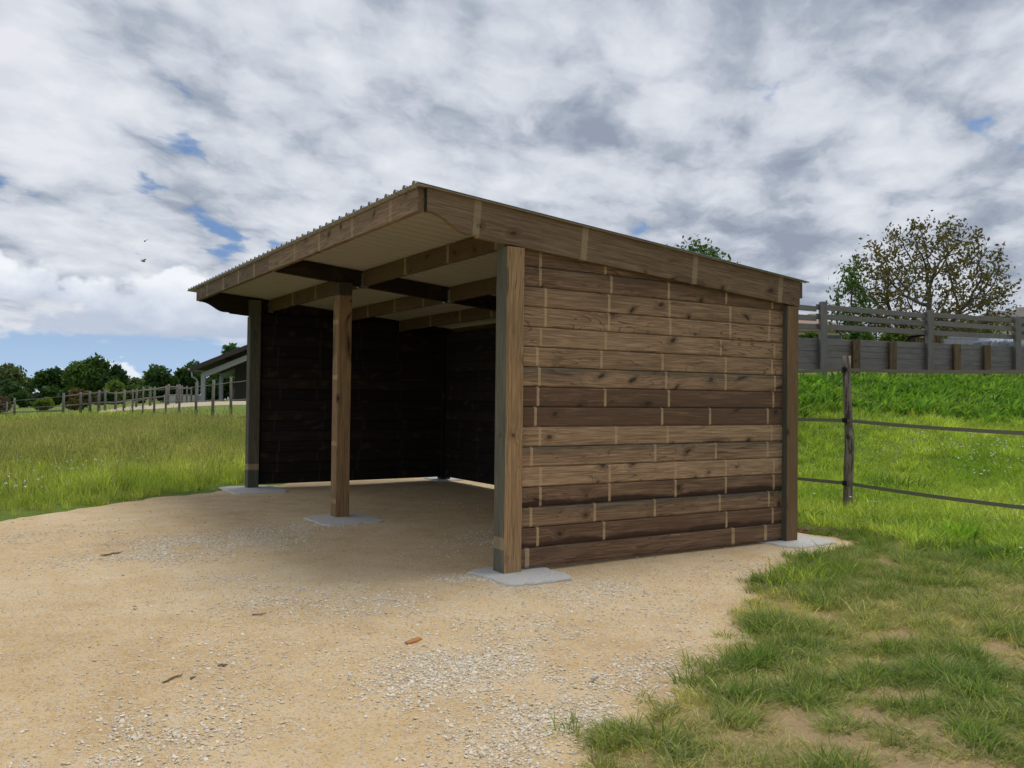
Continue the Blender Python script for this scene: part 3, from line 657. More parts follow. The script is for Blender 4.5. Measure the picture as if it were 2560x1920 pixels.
P_, S_, R_, K_, C_ = [np.concatenate([p[i] for p in parts_]) for i in range(5)]
o = scatter('gravel_stones', K_stone, P_, S_, R_, K_, C_, .25, 5); tag(o, 'loose pale limestone chips strewn in patches over the sandy yard', 'gravel', kind='stuff')
NST = len(P_)

# --- lawn grass on the yard's right, thin and worn near the camera
K_lawn = kinds('lawn', [blade_tuft('tuft', 20, .025, .075, .05, .0060, 1.25, M_grass, 60 + i) for i in range(4)] + [blade_tuft('tuft', 18, .05, .125, .04, .0062, .95, M_grass, 70 + i, 4) for i in range(3)])
def field(n, x0, x1, y0, y1, dens, seed):
    r_ = np.random.default_rng(seed); x = r_.uniform(x0, x1, n); y = r_.uniform(y0, y1, n); k_ = r_.uniform(0, 1, n) < dens(x, y); x = x[k_]; y = y[k_]
    return r_, x, y
def gz(x, y): return terrain(x, y)
def lawn_d(x, y):
    out = np.zeros(len(x)); k_ = vis(x, y, .15); xx = x[k_]; yy = y[k_]
    sdv = yard_sd(xx, yy); n1 = rnoise(xx, yy, 1.5, 21.0); n2 = rnoise(xx, yy, 4.5, 23.0)
    bare = np.clip((n1 * .7 + n2 * 1.0 + .50) * 1.7, .22, 1)
    edge = np.exp(-((-sdv - .22) / .22) ** 2)
    d = np.clip(bare + edge * .5, 0, 1) * (sdv < .14) * np.clip(-sdv * 5 + .30, .025, 1)
    XX, ZZ = cam_xz(xx, yy); out[k_] = d * (1 - .85 * sstep(7.0, 9.5, ZZ)); return out
r_, x, y = field(125000, -2.2, 7.2, -5.4, 1.6, lawn_d, 31)
n1 = rnoise(x, y, 2.0, 33.0); n2 = rnoise(x, y, .8, 35.0); n3 = rnoise(x, y, 5.0, 37.0); dry = np.clip(.42 + .5 * n2 - .7 * n3 + .22 * r_.normal(0, 1, len(x)), 0, 1)
X, Zc_ = cam_xz(x, y); far_ = sstep(5.5, 9.0, Zc_)
dry = dry * (1 - .75 * far_)
thin_ = np.clip(-.10 - (rnoise(x, y, 1.5, 21.0) * .8 + rnoise(x, y, 4.5, 23.0) * 1.2), 0, .5) * 2; dry = np.clip(dry + .6 * thin_, 0, 1)
c_ = lerp3((.19, .275, .065), (.62, .54, .24), dry) * r_.uniform(.75, 1.25, (len(x), 1))
c_ = c_ * (1 - far_[:, None]) + far_[:, None] * lerp3((.14, .24, .035), (.26, .33, .07), dry) * r_.uniform(.8, 1.2, (len(x), 1))
s_ = np.clip(r_.normal(.84, .2, len(x)), .45, 1.5) * (1 + .4 * n3) * (1 - .35 * thin_)
tall = (r_.uniform(0, 1, len(x)) < np.clip(.12 + .7 * n3 - .3 * thin_, .0, .7)); kd = np.where(tall, r_.integers(4, 7, len(x)), r_.integers(0, 4, len(x)))
o = scatter('lawn_grass', K_lawn, np.stack([x, y, gz(x, y) - .012], 1), np.repeat(s_[:, None], 3, 1), r_.uniform(0, 6.28, len(x)), kd, c_, .12, 6); tag(o, 'worn tufty lawn grass beside the gravel yard', 'grass', kind='stuff')
NLW = len(x)

# --- short bright paddock grass behind the fence post, up to the bank
K_pad = kinds('paddock', [blade_tuft('tuft', 30, .05, .15, .10, .011, .6, M_grass, 80 + i) for i in range(4)])
def pad_d(x, y):
    X, Z = cam_xz(x, y); rel = np.stack([X - WALL_P[0], Z - WALL_P[1]], 1); dd = rel @ WALL_N
    ok = vis(x, y, .2) & (dd > 1.6) & (X > .18 * Z) & (yard_sd(x, y) < -.1) & ~((x > -.3) & (x < 3.9) & (y > -.3) & (y < 7.4))
    return ok * np.where(Z < 13, 1.0, .7) * sstep(5.6, 9.0, Z + 1.2 * np.sin(x * 1.9 + 1.3 * np.sin(y * 1.7)))
r_, x, y = field(75000, -.5, 22, -8, 16, pad_d, 41)
n1 = rnoise(x, y, .7, 43.0); n2 = rnoise(x, y, 2.6, 44.0)
c_ = lerp3((.26, .40, .05), (.52, .60, .12), np.clip(.5 + .7 * n1 + .5 * n2, 0, 1)) * r_.uniform(.75, 1.25, (len(x), 1))
s_ = np.clip(r_.normal(1.0, .25, len(x)), .5, 1.8) * (1 + .4 * n2)
o = scatter('paddock_grass', K_pad, np.stack([x, y, gz(x, y) - .02], 1), np.repeat(s_[:, None], 3, 1), r_.uniform(0, 6.28, len(x)), r_.integers(0, 4, len(x)), c_, .1, 7); tag(o, 'short bright green paddock grass behind the fence post', 'grass', kind='stuff')

# --- leafy ground cover on the bank below the plank wall
K_bank = kinds('bank', [blade_tuft('leaves', 20, .12, .24, .15, .046, .70, M_grass, 90 + i, 4, broad=True) for i in range(5)])
def bank_d(x, y):
    X, Z = cam_xz(x, y); rel = np.stack([X - WALL_P[0], Z - WALL_P[1]], 1); dd = rel @ WALL_N; sw = rel @ WALL_D
    return vis(x, y, .2) * (X > .12 * Z) * np.clip((np.clip(4.1 + .42 * sw, 2.8, 9) - dd) / .9, 0, 1) * (dd > .30)
r_, x, y = field(42000, 4, 26, -4, 24, bank_d, 51)
n1 = rnoise(x, y, 1.1, 53.0)
c_ = lerp3((.095, .225, .032), (.24, .38, .065), np.clip(.5 + .8 * n1 + .2 * r_.normal(0, 1, len(x)), 0, 1)) * r_.uniform(.8, 1.2, (len(x), 1))
s_ = np.clip(r_.normal(.95, .22, len(x)), .5, 1.6)
o = scatter('bank_plants', K_bank, np.stack([x, y, gz(x, y) - .02], 1), np.repeat(s_[:, None], 3, 1), r_.uniform(0, 6.28, len(x)), r_.integers(0, 5, len(x)), c_, .12, 8); tag(o, 'dense leafy green ground cover on the bank below the plank wall', 'ground cover', kind='stuff')

# --- long meadow grass on the left
K_mead = kinds('meadow', [blade_tuft('tuft', 30, .18, .42, .13, .011, .36, M_grass, 100 + i, 4, .45) for i in range(4)] + [blade_tuft('tuft', 30, .12, .30, .12, .012, .5, M_grass, 110 + i, 3) for i in range(4)])
_MB = np.array([-900, -300, 37, 158, 300, 357, 415, 491, 580, 650, 1200]); _ML = np.array([80, 70, 62, 54, 50, 45, 38, 31.5, 27, 25, 20.0])
def mead_d(x, y):
    X, Z = cam_xz(x, y); lim = np.interp(1280 + FPX * X / np.maximum(Z, .1), _MB, _ML); sdv = np.full(len(x), -1.0); k_ = (np.abs(x) < 11) & (np.abs(y) < 11); sdv[k_] = yard_sd(x[k_], y[k_])
    return ((X / np.maximum(Z, .1)) > -.80) * ((X / np.maximum(Z, .1)) < -.10) * (Z > 6) * (Z < lim) * (sdv < -.06) * np.where(Z < 14, 1.0, np.where(Z < 26, .55, .28)) * ~((x > -.4) & (x < 3.8) & (y < 7.2))
r_, x, y = field(150000, -34, 28, 3.0, 58, mead_d, 61)
X, Zc_ = cam_xz(x, y); sdv = np.full(len(x), -9.0); k_ = (np.abs(x) < 11) & (np.abs(y) < 11); sdv[k_] = yard_sd(x[k_], y[k_])
depth = np.clip(-inpoly_sd(x, y, YARD), 0, 60); n1 = rnoise(x, y, .35, 63.0); n2 = rnoise(x, y, 1.5, 64.0)
tallp = np.clip((depth + 2.5 * n1 - 2.2) / 3.5, .04, .92); tall = r_.uniform(0, 1, len(x)) < tallp
tall &= ~(Zc_ > 33)
kd = np.where(tall, r_.integers(0, 4, len(x)), r_.integers(4, 8, len(x)))
u_ = np.clip(.5 + .75 * n1 + .45 * n2 + .15 * r_.normal(0, 1, len(x)), 0, 1)
c_ = np.where(tall[:, None], lerp3((.28, .33, .09), (.54, .48, .20), u_), lerp3((.34, .43, .075), (.64, .64, .17), u_)) * r_.uniform(.75, 1.25, (len(x), 1))
s_ = np.clip(r_.normal(1.0, .22, len(x)), .5, 1.6) * np.where(Zc_ > 26, 1.25, 1.0) * np.clip(.45 + .35 * depth, .45, 1)
o = scatter('meadow_grass', K_mead, np.stack([x, y, gz(x, y) - .02], 1), np.repeat(s_[:, None], 3, 1), r_.uniform(0, 6.28, len(x)), kd, c_, .1, 9); tag(o, 'long seeding meadow grass between the yard and the paddock fence', 'grass', kind='stuff')

# --- white clover and daisy heads
def flower_mesh(seed):
    bm = bmesh.new(); bmesh.ops.create_icosphere(bm, subdivisions=1, radius=.5); r_ = random.Random(seed)
    for v in bm.verts: v.co = Vector((v.co.x, v.co.y, v.co.z * .55)) * r_.uniform(.8, 1.2)
    me = bpy.data.meshes.new('flower_head'); bm.to_mesh(me); bm.free(); a_ = me.attributes.new('blade', 'FLOAT', 'POINT'); a_.data.foreach_set('value', np.full(len(me.vertices), .5, np.float32)); me.materials.append(M_flower); return me
K_fl = kinds('flower', [flower_mesh(i) for i in range(3)])
def flowers(name, n, x0, x1, y0, y1, dens, seed, hz, size, label):
    r_, x, y = field(n, x0, x1, y0, y1, dens, seed)
    s_ = r_.uniform(.7, 1.3, len(x)) * size
    c_ = lerp3((.62, .62, .56), (.72, .70, .62), r_.uniform(0, 1, len(x)))
    o = scatter(name, K_fl, np.stack([x, y, gz(x, y) + hz * r_.uniform(.6, 1.25, len(x))], 1), np.repeat(s_[:, None], 3, 1), r_.uniform(0, 6.28, len(x)), r_.integers(0, 3, len(x)), c_, .3, seed); tag(o, label, 'flowers', kind='stuff')
flowers('paddock_flowers', 30000, 2.8, 20, -8, 14, lambda x, y: pad_d(x, y) * np.clip(rnoise(x, y, .55, 71.0) * 1.3 + .9 * rnoise(x, y, 2.2, 72.0) - .26, 0, 1) * .9, 71, .15, .030, 'scattered white clover heads in the paddock grass')
flowers('meadow_flowers', 40000, -14, 8, 3.5, 26, lambda x, y: mead_d(x, y) * np.clip(rnoise(x, y, .8, 75.0) + .8 * rnoise(x, y, 3, 76.0) - .24, 0, 1) * .6, 75, .25, .034, 'scattered white clover heads in the meadow')

# ------------------------------------------------------------------ trees
def leaves_mesh(name, C, size, cols, r_, aspect=.55, flat=.0):
    """one small folded leaf-shaped quad per centre"""
    n = len(C); a = r_.normal(0, 1, (n, 3)); a[:, 2] += flat * 0; a /= np.linalg.norm(a, axis=1)[:, None]
    b = np.cross(a, r_.normal(0, 1, (n, 3))); b /= np.linalg.norm(b, axis=1)[:, None] + 1e-9
    s_ = (size * r_.uniform(.6, 1.4, n))[:, None]
    V = np.stack([C - a * s_, C + b * s_ * aspect, C + a * s_, C - b * s_ * aspect], 1).reshape(-1, 3)
    F = np.arange(4 * n).reshape(-1, 4); me = npmesh(name, V, F)
    at_ = me.attributes.new('tint', 'FLOAT_COLOR', 'POINT'); cc = np.repeat(np.concatenate([cols, np.ones((n, 1))], 1), 4, 0).astype(np.float32); at_.data.foreach_set('color', cc.ravel())
    me.materials.append(M_leaf); return me
def join_tubes(name, paths, m_):
    V = []; F = []
    for pts, rad, sides in paths:
        me = tube_mesh('t', pts, rad, sides, True); b0 = len(V)
        V += [tuple(v.co) for v in me.vertices]; F += [tuple(b0 + i for i in p.vertices) for p in me.polygons]; bpy.data.meshes.remove(me)
    me = pyd(name, V, F, True); me.materials.append(m_); return me
def broad_tree(px, d, top_py, wid_px, label, cols, seed, crown_bot=.18, n=7000, leaf=.30, zbase=None, group=None, lobes=16, name='broadleaf_tree', kindcat='tree', sparse=0.0):
    r_ = np.random.default_rng(seed); p = lev(px, d, 0); zb = float(terrain(p[0], p[1])) if zbase is None else zbase
    top = float(at(px, top_py, d)[2]); hgt = top - zb; W2 = wid_px / FPX * d / 2 * 1.14
    root = empty(name, (p[0], p[1], zb)); tag(root, label, kindcat, group)
    # lobes of the crown, then leaves mostly on the lobes' outer shell
    cz = hgt * (crown_bot + 1) / 2; hz = hgt * (1 - crown_bot) / 2; L_ = []
    for i in range(lobes):
        u = r_.normal(0, 1, 3); u /= np.linalg.norm(u); rr = r_.uniform(.35, .68)
        L_.append((u * np.array([W2, W2, hz]) * rr + np.array([0, 0, cz]), r_.uniform(.30, .50) * min(W2, hz) * 1.0))
    C = []; T = []
    per_ = n // lobes
    for c0, r0 in L_:
        u = r_.normal(0, 1, (per_, 3)); u /= np.linalg.norm(u, axis=1)[:, None]; rad = r0 * np.clip(r_.normal(.9, .22, per_), .1, 1.45)
        C.append(c0 + u * rad[:, None]); T.append(np.full(per_, r_.uniform(0, 1)))
    C = np.concatenate(C); T = np.concatenate(T)
    if sparse: k_ = r_.uniform(0, 1, len(C)) > sparse; C = C[k_]; T = T[k_]
    C = C[C[:, 2] > .15]; T = T[:len(C)]
    cl = lerp3(cols[0], cols[1], np.clip(T + r_.normal(0, .2, len(T)), 0, 1)) * r_.uniform(.8, 1.2, (len(T), 1))
    link('crown', leaves_mesh('crown', C, leaf, cl, r_), None, root)
    tr = hgt * .03 + .06; paths = [([(0, 0, -.3), (tr * .4, 0, hgt * .3), (0, tr * .3, cz)], [tr * 1.2, tr, tr * .6], 8)]
    for c0, r0 in L_[:9]:
        s0 = np.array([0, 0, hgt * r_.uniform(.22, .5)]); paths.append(([s0, s0 * .5 + c0 * .5 + np.array([0, 0, .1 * hz]), c0], [tr * .5, tr * .33, tr * .12], 6))
    link('trunk', join_tubes('trunk', paths, M_bark), None, root); return root
DK = ((.024, .060, .018), (.060, .120, .030)); MD = ((.040, .090, .020), (.095, .165, .038)); PL = ((.09, .13, .055), (.16, .20, .09)); YG = ((.10, .17, .032), (.21, .27, .05))
G_ = 'trees along the far edge of the meadow'
r4 = lambda x, y: (x * .28933, 780 + y * .28933)
def far(x, ytop, wcrop, d, *a, **k_):
    px, py = r4(x, ytop); return broad_tree(px, d, py, wcrop * .28933, *a, **k_)
far(62, 428, 240, 170, 'tall thin-crowned pale tree at the far edge of the meadow, leftmost of the row', PL, 201, .2, 4200, .42, group=G_, sparse=.45)
far(240, 535, 110, 185, 'small pale see-through tree between the thin-crowned tree and the round dark one', PL, 202, .2, 1500, .42, group=G_, sparse=.4)
far(90, 590, 260, 150, 'low dark bushy tree below the thin-crowned pale tree', DK, 203, .0, 4200, .36, group=G_)
far(445, 458, 270, 165, 'round dark green tree standing apart to the left of the largest tree', DK, 204, .08, 6500, .40, group=G_)
far(790, 388, 400, 160, 'largest broad green tree of the far row, behind the wooden fence', MD, 205, .03, 11000, .42, group=G_, lobes=24)
far(985, 432, 190, 158, 'dark tree merging into the largest tree on its shelter side', DK, 206, .05, 4500, .38, group=G_)
far(1150, 560, 190, 175, 'low grey-green bush between the largest tree and the trees by the barn', PL, 207, .0, 2500, .4, group=G_)
far(1305, 405, 150, 190, 'pale wispy tree top rising behind the trees by the barn', PL, 208, .1, 1800, .45, group=G_, sparse=.5)
far(1400, 420, 270, 160, 'rounded dark tree to the left of the barn', DK, 209, .04, 6500, .38, group=G_)
far(1640, 425, 300, 165, 'dark bushy tree touching the roof edge of the barn', DK, 210, .04, 6500, .38, group=G_)
far(2005, 275, 230, 150, 'green tree top showing over the barn roof', MD, 211, .1, 4500, .40, group=G_)
far(1860, 380, 110, 190, 'thin pale tree behind the roof edge of the barn', PL, 212, .2, 1500, .42, group=G_, sparse=.35)
for x, yt, wc, d, lab, cl, sd_ in [(400, 640, 330, 120, 'dark hedge bush below the round dark tree', DK, 221), (170, 700, 260, 110, 'dark hedge bush at the left end of the fence', DK, 222), (600, 660, 200, 118, 'dark bush behind the reddish shrub', DK, 227), (690, 668, 250, 75, 'reddish brown shrub growing behind the wooden fence', ((.10, .085, .035), (.19, .14, .06)), 223),
                                   (380, 735, 170, 80, 'bright yellow-green shrub behind the rope fence', YG, 224), (1010, 610, 240, 120, 'light green bush under the largest tree', YG, 225), (1200, 620, 240, 122, 'light green bush between the wooden fence and the barn trees', MD, 226), (850, 690, 300, 118, 'dark bush in the shade behind the middle of the wooden fence', DK, 228), (20, 735, 130, 80, 'rusty leafless-looking shrub at the picture\'s left edge', ((.11, .085, .06), (.2, .15, .10)), 229)]:
    far(x, yt, wc, d, lab, cl, sd_, .0, 2600, .26 if d < 100 else .34, group='bushes at the far edge of the meadow', lobes=10, name='bush', kindcat='bush')
far(1830, 600, 200, 150, 'dark bush seen between the barn columns', DK, 213, .0, 3000, .38, group=G_)
far(2010, 600, 240, 152, 'dark bush behind the barn beside the shelter post', DK, 214, .0, 3000, .38, group=G_)
# right-hand side, beyond the plank wall
broad_tree(1724, 60, 590, 235, 'dark green tree top showing over the shelter roof', MD, 231, .15, 9000, .17, name='broadleaf_tree', lobes=20)

def colonise(base, trunk_top, centre, rad, n_att, step, seed, low=.25, kill=.5, infl=2.2, lean=(0, 0, 0)):
    """space colonisation: branches grow towards points spread through the crown's volume"""
    r_ = np.random.default_rng(seed); u = r_.normal(0, 1, (n_att * 2, 3)); u /= np.linalg.norm(u, axis=1)[:, None]; u *= (r_.uniform(0.12, 1, len(u)) ** (1 / 2.4))[:, None]
    A = centre + u * rad; A = A[A[:, 2] > centre[2] - rad[2] * low][:n_att]
    N_ = [np.array(base, float)]; par = [-1]; p = np.array(base, float)
    while np.linalg.norm(p - trunk_top) > step:
        p = p + (trunk_top - p) / np.linalg.norm(trunk_top - p) * step + r_.normal(0, step * .06, 3); N_.append(p); par.append(len(N_) - 2)
    for it in range(70):
        nn = np.array(N_); D = np.linalg.norm(A[:, None] - nn[None], axis=2); j = D.argmin(1); dm = D[np.arange(len(A)), j]
        A = A[dm > kill]; j = j[dm > kill]; dm = dm[dm > kill]
        if not len(A): break
        act = dm < infl * (1 if it > 6 else 2.2)
        if not act.any(): infl *= 1.3; continue
        new = 0
        for q in np.unique(j[act]):
            dv = A[act][j[act] == q] - nn[q]; dv = (dv / np.linalg.norm(dv, axis=1)[:, None]).sum(0); ln = np.linalg.norm(dv)
            if ln < 1e-3: continue
            pn = nn[q] + (dv / ln + r_.normal(0, .18, 3)) * step
            if np.min(np.linalg.norm(nn - pn, axis=1)) < step * .35: continue
            N_.append(pn); par.append(int(q)); new += 1
        if not new: break
    N_ = np.array(N_); par = np.array(par); n = len(N_); area = np.full(n, 1.0); ch = np.zeros(n, int)
    for i in range(n - 1, 0, -1): area[par[i]] += area[i] * 1.0; ch[par[i]] += 1
    return N_, par, area, ch
def branch_tree(base, trunk_top, centre, rad, label, cols, seed, n_att, step, rtip, leaf, per_node, name='broadleaf_tree', low=.25, sub=.18, thin=14):
    N_, par, area, ch = colonise(np.array([0, 0, 0.0]), trunk_top, centre, rad, n_att, step, seed, low)
    r_ = np.random.default_rng(seed + 1); root = empty(name, base); tag(root, label, 'tree')
    R_ = rtip * np.sqrt(area) ** .92; paths = []
    done = np.zeros(len(N_), bool)
    for i in range(len(N_) - 1, 0, -1):
        if done[i]: continue
        chain = [i]; done[i] = True; q = par[i]
        while q >= 0:
            chain.append(q)
            if done[q]: break
            done[q] = True; q = par[q]
        rr = [float(R_[c_]) for c_ in chain]
        if len(rr) > 1: rr[-1] = min(rr[-1], rr[-2] * 1.5)
        paths.append(([N_[c_] for c_ in chain], rr, 5 if max(rr) < .05 else 7))
    link('trunk', join_tubes('trunk', paths, M_bark), None, root)
    tips = np.where(area < thin)[0]; C = N_[np.repeat(tips, per_node)]; clump = np.repeat(r_.uniform(0, 1, len(tips)), per_node)
    C = C + r_.normal(0, sub, C.shape); k_ = r_.uniform(0, 1, len(C)) < .9; C = C[k_]; clump = clump[k_]
    cl = lerp3(cols[0], cols[1], np.clip(clump + r_.normal(0, .2, len(C)), 0, 1)) * r_.uniform(.75, 1.25, (len(C), 1))
    link('crown', leaves_mesh('crown', C, leaf, cl, r_, .5), None, root); return root
# spreading walnut behind the plank wall
p = lev(2318, 34, 0); zb = 2.85
branch_tree((p[0], p[1], zb), np.array([.05, 0, 1.25]), np.array([-.1, 0, 2.35]), np.array([3.65, 3.2, 3.45]), 'spreading bronze-leaved tree with open branches behind the plank wall', ((.085, .078, .030), (.18, .14, .05)), 301, 1500, .26, .0092, .078, 18, low=.40, sub=.15, thin=8)
p = lev(2128, 33, 0)
branch_tree((p[0], p[1], 2.8), np.array([0, 0, .8]), np.array([0, 0, 2.3]), np.array([.95, .95, 2.2]), 'slender fresh green young tree beside the spreading bronze-leaved tree', ((.045, .10, .018), (.09, .17, .03)), 305, 260, .22, .010, .085, 16, low=.7, sub=.16)
r5 = lambda x, y: (1920 + x * .28933, 520 + y * .28933)
for x, yt, wc, d, lab, cl, sd_ in [(335, 1050, 190, 30, 'green bush behind the plank wall next to the shelter', MD, 241), (800, 1035, 300, 31, 'low green bush under the slender young tree', MD, 242), (1120, 1050, 340, 31, 'low yellow-green bush at the foot of the spreading tree', YG, 243),
                                   (1580, 975, 240, 40, 'bright yellow-green bush beyond the grey block wall', YG, 244), (1880, 985, 420, 41, 'long dark green hedge beyond the blue-grey tarpaulin', DK, 245), (2030, 935, 200, 48, 'yellow-green bush top above the long dark hedge', YG, 246)]:
    px, py = r5(x, yt); broad_tree(px, d, py, wc * .28933, lab, cl, sd_, .0, 3200, .11, zbase=2.75, group='bushes behind the plank wall', lobes=12, name='bush', kindcat='bush')

# ------------------------------------------------------------------ plank wall with the post-and-rail fence on top
def wpt(s, off=0.0, z=0.0):
    q = WALL_P + WALL_D * s + WALL_N * off; p = CAM + _R0 * q[0] + _F0 * q[1]; return Vector((p[0], p[1], z))
pw = empty('plank_wall', wpt(0, 0, wall_base(0))); tag(pw, 'grey weathered plank retaining wall carrying a three-rail fence', 'wall')
inv = Matrix.Translation(-Vector(pw.location))
rw = random.Random(12)
def pwbeam(name, a, b, wid, hei, m_, tone, **k_):
    o = beam(name, Vector(a) - Vector(pw.location), Vector(b) - Vector(pw.location), wid, hei, m_, pw, .005, props=dict(tone=tone, bw=0.0), **k_); return o
for kk in range(-1, 4):
    s0 = kk * WALL_STEP - .12; zb = wall_base(s0)
    # tall grey post
    pwbeam('fence_post', wpt(s0, .13, zb - .25), wpt(s0 + rw.uniform(-.03, .03), .13 + rw.uniform(-.02, .02), zb + 1.555 - .02 * max(kk, 0)), .15, .15, M_greyboard, rw.uniform(.0, .6))
    for f_ in (.29, .63):
        sp = s0 + WALL_STEP * f_; pwbeam('brown_post', wpt(sp, .13, wall_base(sp) - .25), wpt(sp, .13, wall_base(sp) + .71), .17, .13, M_brownpost, rw.uniform(-.2, .6))
    for j in range(5):
        z0 = zb + .0 + j * .144 + .072; z1 = wall_base(s0 + WALL_STEP) + .0 + j * .144 + .072
        pwbeam('wall_plank', wpt(s0 + .006, rw.uniform(-.006, .006), z0), wpt(s0 + WALL_STEP - .006, rw.uniform(-.006, .006), z1), .05, .1425, M_greyboard, rw.uniform(-.9, .5))
    for j, h in enumerate((.985, 1.215, 1.45)):
        z0 = zb + h + rw.uniform(-.02, .02); z1 = wall_base(s0 + WALL_STEP) + h - .02 * j + rw.uniform(-.02, .02)
        pwbeam('fence_rail', wpt(s0 - .1, .03, z0), wpt(s0 + WALL_STEP - .11, .03, z1), .04, .125, M_greyboard, rw.uniform(-.2, .7))

# ------------------------------------------------------------------ near electric-tape fence
M_tape = simple('brown_fence_tape', (.20, .185, .135), .7, .2, 60, bmp=0)
M_ins = simple('black_insulator', (.02, .02, .022), .4, .1, 20, bmp=0)
tf = empty('tape_fence', (5.36, 1.165, 0)); tag(tf, 'lichen-grey round fence post with brown tapes beside the shelter', 'fence')
rp = random.Random(4)
pts = []; rad = []
for i in range(17):
    z = -.3 + i * 2.07 / 16; pts.append((.012 * math.sin(z * 3.1) - .012 * z, .01 * math.sin(z * 4.2 + 1), z)); rad.append((.058 - .008 * z) * rp.uniform(.96, 1.05))
me = tube_mesh('fence_post', pts, rad, 14, True, .05, rp)
bmx, t, bs = mat('lichen_post'); tc = t.new('ShaderNodeTexCoord').outputs['Object']
st = t.noise(t.v('MULTIPLY', tc, (26, 26, 2.6)), 1.6, 6, .65); bl_ = t.noise(t.v('MULTIPLY', tc, (9, 9, 5)), 1.4, 5, .65)
c = t.ramp(st, [(.32, (.045, .032, .024)), (.48, (.17, .135, .10)), (.66, (.33, .29, .24))])
c = t.mix(t.mr(bl_, .52, .66, 0, .85), c, (.035, .028, .024)); c = t.mix(t.mr(t.noise(tc, 22, 4, .6), .60, .70, 0, .7), c, (.36, .37, .31))
t.put(bs.inputs['Base Color'], c); bs.inputs['Roughness'].default_value = .95; bump(t, bs, st, .8, .012)
Mx = Matrix.Rotation(0, 4, 'X')
po = link('fence_post', me, bmx, tf); po['tone'] = 0.0; po['bw'] = 0.0
Lp = Vector(lev(1985, 10.6, 0)); Rp = Vector(lev(2640, 7.95, 0)); Rp2 = Vector(lev(3300, 6.4, 0)); base = Vector((5.36, 1.165, 0))
for h, hr in ((1.61, 1.575), (1.03, .99), (.315, .30)):
    side = (Rp - Lp).normalized(); nrm = Vector((side.y, -side.x, 0))
    V = []; F = []; path = []
    for a_, b_, za, zb2 in ((Lp - side * 4, base, h + .02, h), (base, Rp2, h, hr)):
        for i in range(13):
            t_ = i / 12; q = a_.lerp(b_, t_); path.append((q.x - base.x, q.y - base.y, za + (zb2 - za) * t_ - .05 * 4 * t_ * (1 - t_) * (.4 if b_ is base else 1)))
    for q in path:
        o_ = nrm * .062
        for dn, dz_ in ((0, -.019), (0, .019), (.0015, .019), (.0015, -.019)): V.append((q[0] + o_.x + nrm.x * dn, q[1] + o_.y + nrm.y * dn, q[2] + dz_))
    for i in range(len(path) - 1):
        for c_ in range(4): F.append((i * 4 + c_, i * 4 + (c_ + 1) % 4, (i + 1) * 4 + (c_ + 1) % 4, (i + 1) * 4 + c_))
    link('fence_tape', pyd('fence_tape', V, F), M_tape, tf)
    bm = bmesh.new()
    bmesh.ops.create_cone(bm, segments=10, radius1=.03, radius2=.022, depth=.035, cap_ends=True, matrix=Matrix.Translation(nrm * .058 + Vector((-.012 * h, 0, h))) @ nrm.to_track_quat('Z', 'Y').to_matrix().to_4x4())
    q = bmesh.ops.create_cube(bm, size=1)['verts']
    for v in q: v.co = nrm * (.062 + v.co.y * .02) + side * (v.co.x * .05) + Vector((-.012 * h, 0, h + v.co.z * .055))
    me = bpy.data.meshes.new('insulator'); bm.to_mesh(me); bm.free(); link('insulator', me, M_ins, tf)

# ------------------------------------------------------------------ fences across the meadow
def round_post(name, p, h, r0, parent, lean=0.03, m_=None):
    q = rp.uniform(-lean, lean); q2 = rp.uniform(-lean, lean)
    o = link(name, tube_mesh(name, [(0, 0, -.25), (q * .3, q2 * .3, h * .4), (q, q2, h)], [r0 * 1.05, r0, r0 * .9], 8, True, .06, rp), m_ or M_oldwood, parent, loc=tuple(np.array(p) - np.array(parent.location)))
    o['tone'] = rp.uniform(-.3, .6); o['bw'] = 0.0; return o
def rail(name, a, b, r0, parent, m_=None, sag=0.0):
    a = np.array(a) - np.array(parent.location); b = np.array(b) - np.array(parent.location); pts = [a + (b - a) * t_ - np.array([0, 0, sag * 4 * t_ * (1 - t_)]) for t_ in (0, .33, .67, 1)]
    o = link(name, tube_mesh(name, pts, [r0, r0 * .95, r0 * .9, r0 * .8], 6, True, .05, rp), m_ or M_oldwood, parent); o['tone'] = rp.uniform(-.2, .6); o['bw'] = 0.0; return o
def fence(name, label, spec, rails, post_r=.06, m_rail=None, rail_r=.045, cat='fence'):
    """spec: (crop x, crop y of the top, post height, distance)"""
    pos = []
    for x, yt, h, d in spec:
        px, py = r4(x, yt); q = at(px, py, d); pos.append((q[0], q[1], q[2] - h, h))
    f_ = empty(name, pos[0][:3]); tag(f_, label, cat)
    for q in pos: round_post('fence_post', q[:3], q[3], post_r * rp.uniform(.85, 1.15), f_)
    for fr, rr, mm in rails:
        for a, b in zip(pos[:-1], pos[1:]):
            rail('fence_rail' if mm is None else 'fence_tape', (a[0], a[1], a[2] + a[3] * fr + rp.uniform(-.02, .02)), (b[0], b[1], b[2] + b[3] * fr + rp.uniform(-.02, .02)), rr, f_, mm, .0 if mm is None else .02)
    return f_
fence('paddock_fence', 'split-post fence with thin dark tapes between the meadow and the barn track',
      [(2330, 520, 1.4, 24.0), (2160, 545, 1.35, 25.2), (2000, 562, 1.32, 26.7), (1842, 585, 1.3, 28.5), (1697, 607, 1.3, 31), (1553, 625, 1.27, 34.5), (1435, 635, 1.27, 37.4), (1335, 645, 1.27, 39.8), (1237, 645, 1.27, 43.4), (1150, 665, 1.27, 45.6), (1068, 680, 1.27, 48.5)],
      [(.88, .014, M_tape), (.48, .014, M_tape), (.08, .014, M_tape)], .048)
